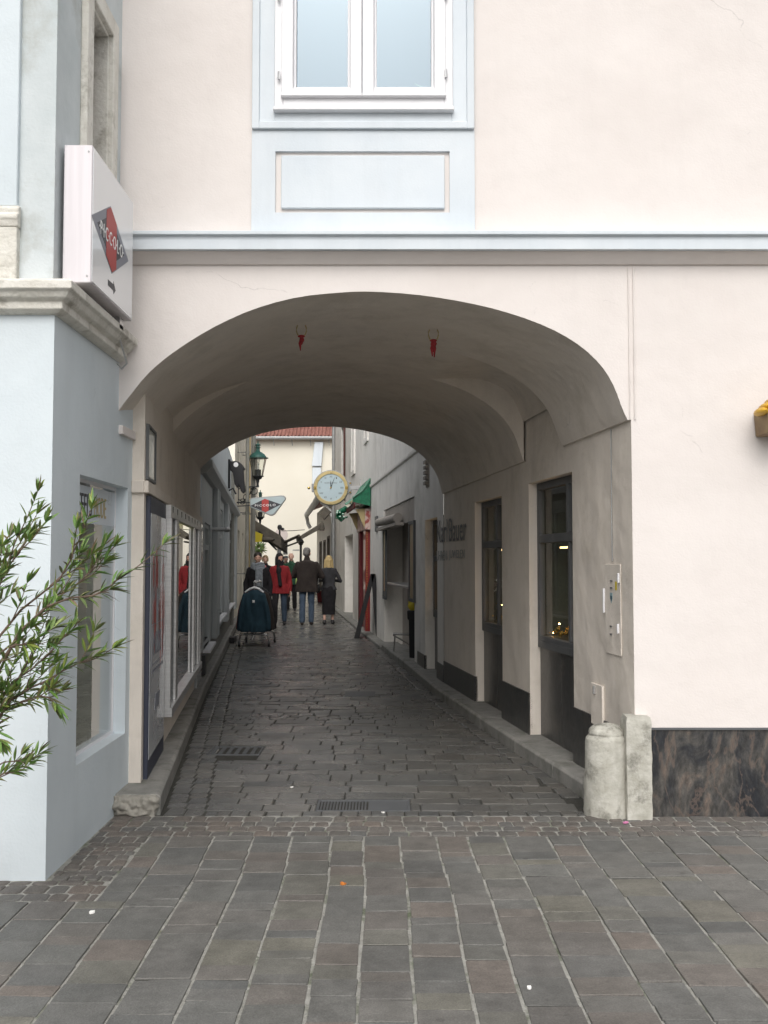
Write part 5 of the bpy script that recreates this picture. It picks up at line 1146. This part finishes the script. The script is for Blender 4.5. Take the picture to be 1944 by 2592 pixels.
def person(label, X, Y, H, yaw, face=0, coat=None, coat_z=.8, coat_w=.24, legs=None, legs2=None, skirt=None, skirt_z=.25, hair=None, hair_len='short', arms=((.1, .05), (.1, .05)), stance=(.0, .0), skin='skin', shoes='black', flare=.0, waist=1.0, hide_feet=False, group='people walking in the alley', collar=None, extra=None):
    k = H / 1.75; P0 = thing('person', label, 'person', (X, Y, 0), group)
    cy, sy = math.cos(yaw), math.sin(yaw)
    def W(a, b, z): return Vector((X + a * cy + b * sy, Y + a * sy - b * cy, z))     # a: to the person's side seen from the front, b: forwards
    V = Vector
    hipz, shz = .92 * k, 1.42 * k; sw = (coat_w - .05)
    body = MB(); hc = W(0, .02, H - .118 * k); T = head(body, hc, k * 1.0, yaw + face)
    body.cap(W(0, 0, 1.30 * k), W(0, 0, .98 * k), .12 * k, .11 * k)
    feet = []
    for q in (-1, 1):
        st = stance[0] * (-q) ; hip = W(q * .085 * k, 0, hipz); kn = W(q * .095 * k, st * .5 + .02, .50 * k); an = W(q * .10 * k, st - .02, .085 * k + (abs(st) * .15 if st < 0 else 0)); feet.append((q, st, an))
        body.cap(hip, kn, .075 * k, .052 * k); body.cap(kn, an, .05 * k, .034 * k)
    coatm = MB(); hands = []
    for q, (sp, fw) in zip((-1, 1), arms):
        sh = W(q * sw, 0, shz - .04 * k); el = W(q * (sw + .05 + sp * .3), -.03 + fw * .2, shz - .32 * k)
        if fw > .3: wr = W(q * (sw - .02), .18 + fw * .2, shz - .36 * k + .05)
        else: wr = W(q * (sw + .05 + sp * .4), fw * .9, shz - .58 * k)
        body.cap(sh, el, .042 * k, .036 * k, 10); body.cap(el, wr, .034 * k, .025 * k, 10); hand(body, wr, wr - el, W(-q, 0, 0) - W(0, 0, 0), k)
        if coat: r_ = .062 if coat_w > .22 else .054; coatm.cap(sh, el, r_ * k, r_ * .85 * k); coatm.cap(el, wr, r_ * .85 * k, r_ * .68 * k)
    bd = baked('body', body, M[skin], P0, .010, 2)
    eye = MB()
    for q in (-1, 1): eye.ell(T(q * .029, .081, .0), (.008 * k, .008 * k, .006 * k), 6, 4)
    eye.build('eyes', M['black'], bd)
    if coat:
        rings = []
        zz = [(shz + .045 * k, .35), (shz + .02 * k, .62), (shz - .02 * k, .90), (shz - .12 * k, 1.0), (shz - .25 * k, .95 * waist), (1.02 * k, .86 * waist), (.90 * k, .95 + flare * .3), (coat_z, 1.0 + flare)]
        for z, f_ in [q for q in zz if q[0] >= coat_z - .001]:
            rings.append([W(coat_w * f_ * math.cos(a) * (1 + .03 * math.sin(5 * a + z * 9)), (.125 if f_ > .5 else .08) * (1 + .25 * flare) * math.sin(a) * (coat_w / .22) * (1 + .04 * math.sin(4 * a + z * 6)), z) for a in [2 * math.pi * i / 28 for i in range(28)]])
        coatm.loft(rings); coatm.cap(W(0, -.01, shz + .03 * k), W(0, -.015, shz + .085 * k), .078 * k, .07 * k)
        co = baked('coat', coatm, M[coat], P0, .012, 2)
        for v in co.data.vertices: v.co += V((1, 1, 0)) * noise.noise(V((v.co.x * 14, v.co.y * 14, v.co.z * 5))) * .012
    if legs and not skirt:
        tr = MB(); mats_ = [M[legs]] + ([M[legs2]] if legs2 else [])
        for q, st, an in feet:
            tr.cur = 0 if (q < 0 or not legs2) else 1
            hip = W(q * .09 * k, 0, hipz); kn = W(q * .10 * k, st * .5 + .02, .50 * k); bt = an + V((0, 0, -.035))
            m2 = MB(); 
            tr.cap(hip, kn, .098 * k, .072 * k); tr.cap(kn, bt + V((0, 0, .05)), .070 * k, .064 * k)
            if legs2:
                baked('trouser_leg', tr, M[legs] if q < 0 else M[legs2], P0, .012, 2); tr = MB()
        if not legs2:
            tr.cap(W(-.05, 0, hipz), W(.05, 0, hipz), .11 * k, .11 * k); t2 = baked('trousers', tr, M[legs], P0, .012, 2)
            for v in t2.data.vertices: v.co += V((1, 1, 0)) * noise.noise(V((v.co.x * 12, v.co.y * 12, v.co.z * 9))) * .010
    if skirt:
        s_ = MB(); rings = []
        for z, r1 in ((1.0 * k, .15), (.92 * k, .18), (.78 * k, .19), (.5 * k, .165), (skirt_z, .165)):
            rings.append([W(r1 * k * math.cos(a) * (1 + .04 * math.sin(7 * a)), r1 * .72 * k * math.sin(a), z) for a in [2 * math.pi * i / 28 for i in range(28)]])
        s_.loft(rings); s_.build('skirt', M[skirt], P0, smooth=True)
    if not hide_feet:
        for q, st, an in feet:
            s_ = MB(); d_ = W(q * .12, 1, 0) - W(0, 0, 0); d_.normalize(); b_ = V((an.x, an.y, .0))
            s_.cap(b_ - d_ * .03 + V((0, 0, .045)), b_ + d_ * .13 + V((0, 0, .035)), .042, .036); s_.cap(b_ + V((0, 0, .05)), b_ + V((0, 0, .09)), .042, .04)
            so_ = baked('shoe', s_, M[shoes], P0, .009, 1)
            for v in so_.data.vertices: v.co.z = max(v.co.z, .004)
    if hair:
        h_ = MB(); s_ = k
        h_.ell(T(0, -.018, .045), (.088 * s_, .088 * s_, .088 * s_), 14, 10); h_.ell(T(0, -.045, .0), (.078 * s_, .07 * s_, .085 * s_))
        if hair_len == 'long':
            for q in range(-3, 4): h_.cap(T(q * .024, -.06 + abs(q) * .006, .0), T(q * .041 + .004 * (q % 2), -.105 + abs(q) * .012, -.43 - .04 * ((q * 7) % 3)), .044 * s_, .020 * s_, 10)
            h_.cap(T(0, -.06, 0), T(0, -.1, -.25), .075 * s_, .05 * s_)
        if hair_len == 'bun': h_.ell(T(0, -.085, .05), (.04 * s_, .04 * s_, .04 * s_))
        if hair_len == 'bob':
            for q in (-1, 1): h_.cap(T(q * .07, -.01, .03), T(q * .075, .0, -.05), .032 * s_, .028 * s_, 10)
        if hair_len == 'hood':
            for q in (-1, 1): h_.cap(T(q * .06, -.005, .04), T(q * .075, -.02, -.10), .045 * s_, .045 * s_, 10)
            h_.cap(T(0, -.05, 0), T(0, -.07, -.18), .09 * s_, .08 * s_)
        ho = baked('hair', h_, M[hair], bd, .009, 1)
        for v in ho.data.vertices: v.co += V((1, 1, 0)) * noise.noise(V((v.co.x * 60, v.co.y * 60, v.co.z * 8))) * .006
    if extra: extra(P0, W, T, k)
    return P0
def scarf(P0, W, T, k):
    s_ = MB()
    for i in range(3):
        rr = .105 + .01 * i; z = 1.44 * k + .045 * (2 - i) - .03
        pts = [W(rr * math.cos(a), .02 + rr * .85 * math.sin(a), z + .015 * math.sin(2 * a + i)) for a in [2 * math.pi * j / 14 for j in range(15)]]; s_.tube(pts, .036, 8)
    for q in (-.03, .02, .06): s_.cap(W(q + .02, .13, 1.40 * k), W(q + .03, .165, 1.02 * k), .036, .030, 8)
    o = baked('scarf', s_, M['scarf'], P0, .010, 1)
    for v in o.data.vertices: v.co += Vector((1, 1, 1)) * noise.noise(v.co * 35) * .008
def longscarf(P0, W, T, k):
    s_ = MB()
    s_.cap(T(-.05, .05, -.08), W(-.03, .12, 1.3 * k), .05, .05); s_.cap(T(.04, .05, -.1), W(.0, .13, 1.3 * k), .045, .05); s_.cap(W(-.02, .14, 1.35 * k), W(.03, .16, .98 * k), .05, .045)
    baked('shawl', s_, M['blackcloth'], P0, .010, 1)
def blouse(P0, W, T, k):
    s_ = MB(); s_.cap(W(0, .1, 1.40 * k), W(0, .125, 1.08 * k), .055, .045); baked('blouse', s_, M['pinkcloth'], P0, .012, 1)
def glasses(P0, W, T, k):
    s_ = MB()
    for q in (-1, 1): s_.tube([T(q * .03 + .02 * math.cos(a), .092, .0 + .015 * math.sin(a)) for a in [R(x) for x in range(0, 361, 45)]], .003, 5)
    s_.build('glasses', M['black'], P0)
person('woman in a black coat with a thick grey scarf, behind the clothes rail', -2.64, 20.9, 1.73, 0, .1, 'blackcloth', .45, .225, 'blackcloth', hair='darkhair', hair_len='bun', extra=scarf, flare=.12)
person('woman with light hair and pink blouse under a dark coat, between two others', -3.55, 29.8, 1.72, 0, 0, 'blackcloth', .6, .22, 'blackcloth', hair='lighthair', hair_len='bob', skin='skin2', extra=blouse)
person('person in a bright red coat with black hood and long shawl', -2.53, 24.2, 1.74, 0, .65, 'redcoat', .76, .225, 'blackcloth', 'jeans', hair='blackcloth', hair_len='hood', stance=(.16, 0), extra=longscarf, flare=.2, waist=.95)
person('grey-haired man in a green jacket with a light green bag, further back', -2.88, 30.9, 1.80, 0, -.1, 'greencloth', .82, .235, 'blackcloth', hair=None, skin='skin2', stance=(.12, 0))
def cap_(P0, W, T, k):
    s_ = MB(); s_.ell(T(0, -.005, .06), (.09, .095, .06)); s_.build('cap', M['scarf'], P0, smooth=True)
person('person in a grey cap mostly hidden behind the red coat', -3.55, 36, 1.74, 0, .3, 'greycloth', .7, .23, 'blackcloth', hair=None, skin='skin2', extra=cap_)
person('grey-haired man in a long dark coat and jeans walking away', -1.87, 24.2, 1.87, math.pi, -.35, 'brownblack', .80, .275, 'jeans', hair='greyhair', stance=(.06, 0), arms=((.35, .35), (.3, .5)), flare=.05, shoes='brownblack')
person('long-haired blond woman in a dark jacket and long skirt walking away', -1.36, 24.5, 1.68, math.pi, .1, 'greycloth', .84, .205, skirt='blackcloth', skirt_z=.24, hair='blond', hair_len='long', arms=((.3, .45), (.35, .4)), skin='skin2', stance=(.05, 0), waist=.85)
# bags
m_ = MB(); m_.ell((-2.60, 30.7, .95), (.13, .1, .26), 12, 10); o = m_.build('shopping_bag', M['lime'], smooth=True, label='light green shopping bag carried by the man in the green jacket', cat='bag')
for v in o.data.vertices: v.co += Vector((1, 1, 1)) * noise.noise(v.co * 12) * .03
t_ = thing('handbag', 'black shoulder bag at the left side of the blond woman', 'bag', (-1.60, 24.42, .8)); m_ = MB(); m_.ell((-1.62, 24.45, .88), (.06, .14, .12), 10, 8); m_.build('bag_body', M['black'], t_, smooth=True)
m_ = MB(); m_.tube([(-1.62, 24.36, .97), (-1.60, 24.42, 1.2), (-1.55, 24.48, 1.38), (-1.60, 24.55, 1.2), (-1.62, 24.56, .97)], .012, 6); m_.build('strap', M['chrome'], t_, smooth=True)

# ------------------------------------------------------------------ clothes rail with hanging jackets
RX, RY = -2.35, 18.1
RK = thing('clothes_rail', 'chrome clothes rail on castors by the left kerb', 'clothes rail', (RX, RY, 0))
m_ = MB()
for y in (RY, RY + .95):
    m_.tube([(RX - .27, y, .08), (RX - .25, y, .20), (RX - .22, y, .225), (RX + .22, y, .225), (RX + .25, y, .20), (RX + .27, y, .08)], .016, 8); m_.tube([(RX, y, .225), (RX, y, 1.16)], .014, 8)
m_.tube([(RX, RY - .06, 1.16), (RX, RY + 1.0, 1.16)], .016, 8); m_.tube([(RX, RY, .225), (RX, RY + .95, .225)], .014, 8); m_.tube([(RX, RY - .01, .21), (RX - .03, RY - .03, .13)], .02, 6); m_.build('frame', M['chrome'], RK, smooth=True)
for x in (-.27, .27):
    for y in (RY, RY + .95): w_ = MB(); w_.tube([(RX + x - .018, y, .052), (RX + x + .018, y, .052)], .052, 14); w_.build('castor', M['black'], RK, smooth=True)
cols_ = [('teal', 'dark teal jacket with a small white label at the front of the rail', 1.0), ('brownblack', 'brown-black jacket hanging second on the rail', 1.10), ('maroon', 'dark maroon jacket hanging third on the rail', 1.12), ('blackcloth', 'black jacket hanging fourth on the rail', 1.08), ('greycloth', 'charcoal jacket hanging last on the rail', 1.05)]
for i, (mt, lab, s_) in enumerate(cols_):
    y = RY - .02 + i * .17; J = thing('jacket', lab, 'jacket', (RX, y, .3), 'jackets hanging on the clothes rail'); ox = RX + (0, .02, -.03, .02, 0)[i]
    m_ = MB(); rings = []
    for z, w_, d_ in ((.27, .245, .075), (.40, .235, .08), (.65, .215, .08), (.85, .195, .075), (.95, .16, .06), (1.005, .10, .045), (1.03, .05, .035)):
        rings.append([Vector((ox + w_ * s_ * math.cos(a), y + d_ * math.sin(a) + .012 * math.sin(6 * a), z)) for a in [2 * math.pi * j / 24 for j in range(24)]])
    m_.loft(rings)
    for q in (-1, 1): m_.cap((ox + q * .155 * s_, y, .925), (ox + q * .235 * s_, y - .01, .62), .055, .055); m_.cap((ox + q * .235 * s_, y - .01, .62), (ox + q * .27 * s_, y - .02, .33), .055, .045)
    o = baked('cloth', m_, M[mt], J, .010, 2)
    for v in o.data.vertices: v.co.y += noise.noise(Vector((v.co.x * 16, i * 3, v.co.z * 2.5))) * .035; v.co.x += noise.noise(Vector((v.co.x * 6, v.co.y * 9, v.co.z * 5))) * .012
    m_ = MB(); m_.tube([(ox - .17, y, .985), (ox - .08, y, 1.045), (ox, y, 1.075), (ox + .08, y, 1.045), (ox + .17, y, .985)], [.012, .022, .02, .022, .012] if i == 0 else [.006] * 5, 8); m_.build('hanger', M['letter'] if i == 0 else M['black'], J, smooth=True)
    m_ = MB(); m_.tube([(ox, y, 1.07), (ox, y, 1.14), (ox - .018, y, 1.175), (ox, y, 1.195), (ox + .02, y, 1.18)], .005, 6); m_.build('hook', M['chrome'], J)
    if i == 0: m_ = MB(); m_.box(ox - .02, ox + .02, y - .105, y - .09, .80, .845); m_.build('label_tag', M['letter'], J)
m_ = MB(); p = atZ(592, 1626); m_.box(p.x - .12, p.x + .02, p.y - .1, p.y + .25, .0, .10); m_.build('doorstop_block', M['black'], bevel=.01, label='low black block between the left kerb and the clothes rail', cat='block')

# ------------------------------------------------------------------ oleander in the left foreground
OL = thing('oleander_shrub', 'tall oleander with narrow green leaves reaching in from the left', 'shrub', (-2.15, 4.0, 0))
m_ = MB(); m_.lathe((-2.15, 4.0, 0), [(.17, 0), (.22, .35), (.24, .36), (.24, .40), (.20, .40), (.19, .34)], 24); m_.build('planter', M['terracotta'], OL, smooth=True)
stem = MB(); lf_ = MB()
def leaf(p, d, L, w_):
    d = Vector(d).normalized(); up = Vector((random.uniform(-.6, .6), random.uniform(-.6, .6), 1)); s_ = d.cross(up)
    if s_.length < .1: s_ = d.cross(Vector((1, 0, 0)))
    s_.normalize(); nrm = s_.cross(d); droop = random.uniform(-.02, .25)
    pts = []
    for t, ww in ((0, .12), (.25, .8), (.5, 1.0), (.78, .62), (1, .02)):
        c = p + d * L * t - Vector((0, 0, 1)) * droop * L * t * t; pts.append((c - s_ * w_ * ww + nrm * w_ * .35 * ww, c, c + s_ * w_ * ww + nrm * w_ * .35 * ww))
    vs = [q for tr_ in pts for q in tr_]; fs = []
    for k in range(4):
        for j in (0, 1): fs.append((k * 3 + j, k * 3 + j + 1, (k + 1) * 3 + j + 1, (k + 1) * 3 + j))
    lf_.add(vs, fs)
def branch(pts, r0, r1, leafy=.45, dens=1.0, tuft=9):
    P = [Vector(p) for p in pts]; n = 10; out = []
    for k in range(n + 1):
        t = k / n * (len(P) - 1); i = min(int(t), len(P) - 2); f = t - i; p0, p1, p2, p3 = P[max(i - 1, 0)], P[i], P[i + 1], P[min(i + 2, len(P) - 1)]
        out.append(.5 * ((2 * p1) + (p2 - p0) * f + (2 * p0 - 5 * p1 + 4 * p2 - p3) * f * f + (3 * p1 - p0 - 3 * p2 + p3) * f ** 3))
    stem.tube(out, [r0 + (r1 - r0) * k / n for k in range(n + 1)], 6)
    L = sum((out[i + 1] - out[i]).length for i in range(n)); d = 0; acc = 0
    step = .034 / dens; nxt = L * leafy
    for i in range(n):
        sg = (out[i + 1] - out[i]); sl2 = sg.length
        while acc + sl2 > nxt:
            p = out[i] + sg * ((nxt - acc) / sl2); ax = sg.normalized(); a0 = random.uniform(0, 6.28)
            for q in range(random.choice((2, 3))):
                a = a0 + q * 2.1; e1 = ax.cross(Vector((0, 0, 1)));
                if e1.length < .1: e1 = Vector((1, 0, 0))
                e1.normalize(); e2 = ax.cross(e1); dr = ax * random.uniform(.5, 1.1) + (e1 * math.cos(a) + e2 * math.sin(a)) * random.uniform(.5, .9)
                leaf(p, dr, random.uniform(.05, .092), random.uniform(.0055, .0088))
            nxt += step * random.uniform(.7, 1.5)
        acc += sl2
    ax = (out[-1] - out[-2]).normalized()
    for q in range(tuft):
        a = random.uniform(0, 6.28); e1 = ax.cross(Vector((0, 1, .2))).normalized(); e2 = ax.cross(e1); leaf(out[-1], ax + (e1 * math.cos(a) + e2 * math.sin(a)) * random.uniform(.15, .7), random.uniform(.055, .095), random.uniform(.0055, .0088))
base = Vector((-2.15, 4.0, .4))
def A_(x, y, Yd): return atY(x - 42, y + 40, Yd)
mains = [[(-90, 1800, 4.05), (5, 1540, 4.1), (45, 1430, 4.15), (85, 1320, 4.2)], [(-90, 1850, 4.0), (0, 1640, 4.0), (80, 1520, 4.0), (150, 1460, 4.0), (215, 1400, 3.95), (235, 1300, 3.9)],
         [(-80, 1900, 4.0), (40, 1640, 4.0), (150, 1500, 4.05), (250, 1430, 4.1), (330, 1345, 4.15)], [(-80, 1880, 3.95), (90, 1560, 3.9), (200, 1480, 3.85), (290, 1465, 3.85), (335, 1430, 3.9)],
         [(-60, 1950, 4.0), (60, 1740, 4.0), (150, 1690, 4.0), (215, 1650, 4.0), (275, 1625, 4.0)], [(-60, 1980, 4.05), (30, 1780, 4.0), (90, 1740, 4.0), (150, 1720, 3.95), (180, 1740, 3.95)],
         [(-70, 1920, 4.1), (20, 1760, 4.1), (80, 1690, 4.1), (110, 1640, 4.1), (160, 1560, 4.1)], [(-80, 1760, 4.1), (-20, 1560, 4.1), (30, 1450, 4.1), (60, 1400, 4.1), (110, 1325, 4.1)],
         [(-60, 2040, 4.0), (-10, 1960, 4.0), (30, 1930, 4.0), (60, 1915, 4.0)], [(-90, 1760, 4.0), (-40, 1560, 4.0), (-10, 1500, 4.0), (5, 1450, 4.0)], [(-60, 1960, 4.0), (0, 1820, 4.0), (20, 1790, 3.95), (40, 1830, 3.9)],
         [(-80, 1860, 4.0), (20, 1650, 3.9), (60, 1600, 3.85), (110, 1590, 3.8)], [(-70, 1940, 4.0), (0, 1800, 4.0), (60, 1700, 4.0), (140, 1640, 4.0), (215, 1560, 4.05)]]
for mpts in mains:
    W_ = [A_(*p) for p in mpts]; full = [base + Vector((random.uniform(-.05, .05), random.uniform(-.05, .05), 0)), (base + W_[0]) / 2 + Vector((-.05, 0, .05))] + W_
    branch(full, .008, .0025, .54, .85, 11)
    for k in range(4):
        i = random.randint(1, len(W_) - 2); s0 = W_[i] + (W_[i + 1] - W_[i]) * random.random(); dirv = (W_[i + 1] - W_[i]).normalized()
        e = s0 + dirv * random.uniform(.08, .17) + Vector((random.uniform(-.05, .08), random.uniform(-.08, .08), random.uniform(-.03, .10)))
        branch([s0, (s0 + e) / 2 + Vector((0, 0, -.01)), e], .003, .0015, .35, 1.0, 7)
branch([A_(-30, 1960, 4.0), A_(40, 1895, 4.0), A_(90, 1885, 4.0), A_(127, 1862, 4.0)], .004, .002, 1.2, 1, 0); branch([A_(80, 1885, 4.0), A_(100, 1890, 4.0), A_(112, 1905, 4.0)], .002, .001, 1.2, 1, 0)
stem.build('stem', M['bark'], OL, smooth=True); o = lf_.build('leaves', M['leaf'], OL, smooth=True)

# ------------------------------------------------------------------ litter
def scrap(x, y, s_, mt, nm, lab, cat):
    p = atZ(x, y, .003); m_ = MB(); n = 7; ring = [(p.x + s_ * random.uniform(.6, 1.2) * math.cos(k * 6.283 / n), p.y + s_ * random.uniform(.6, 1.2) * math.sin(k * 6.283 / n)) for k in range(n)]
    m_.prism([(a, b, .0025) for a, b in ring], [(a, b, .006 + random.uniform(0, .006)) for a, b in ring]); m_.build(nm, M[mt], label=lab, cat=cat)
scrap(868, 2238, .016, 'orange', 'fallen_leaf', 'small orange fallen leaf on the slabs in front of the arch', 'leaf')
scrap(970, 2057, .012, 'paper', 'paper_scrap', 'white paper scrap lying on the ribbed iron cover', 'litter')
scrap(233, 2311, .015, 'paper', 'paper_scrap', 'white scrap on the slabs near the grey building corner', 'litter')
scrap(1340, 2502, .012, 'paper', 'cigarette_end', 'cigarette end in a joint at the bottom right', 'litter')
scrap(1582, 2083, .018, 'petal', 'pink_petal', 'pink petals at the foot of the stone bollard', 'petal')
scrap(738, 1993, .012, 'paper', 'paper_scrap', 'tiny white scrap inside the passage left of the iron cover', 'litter')
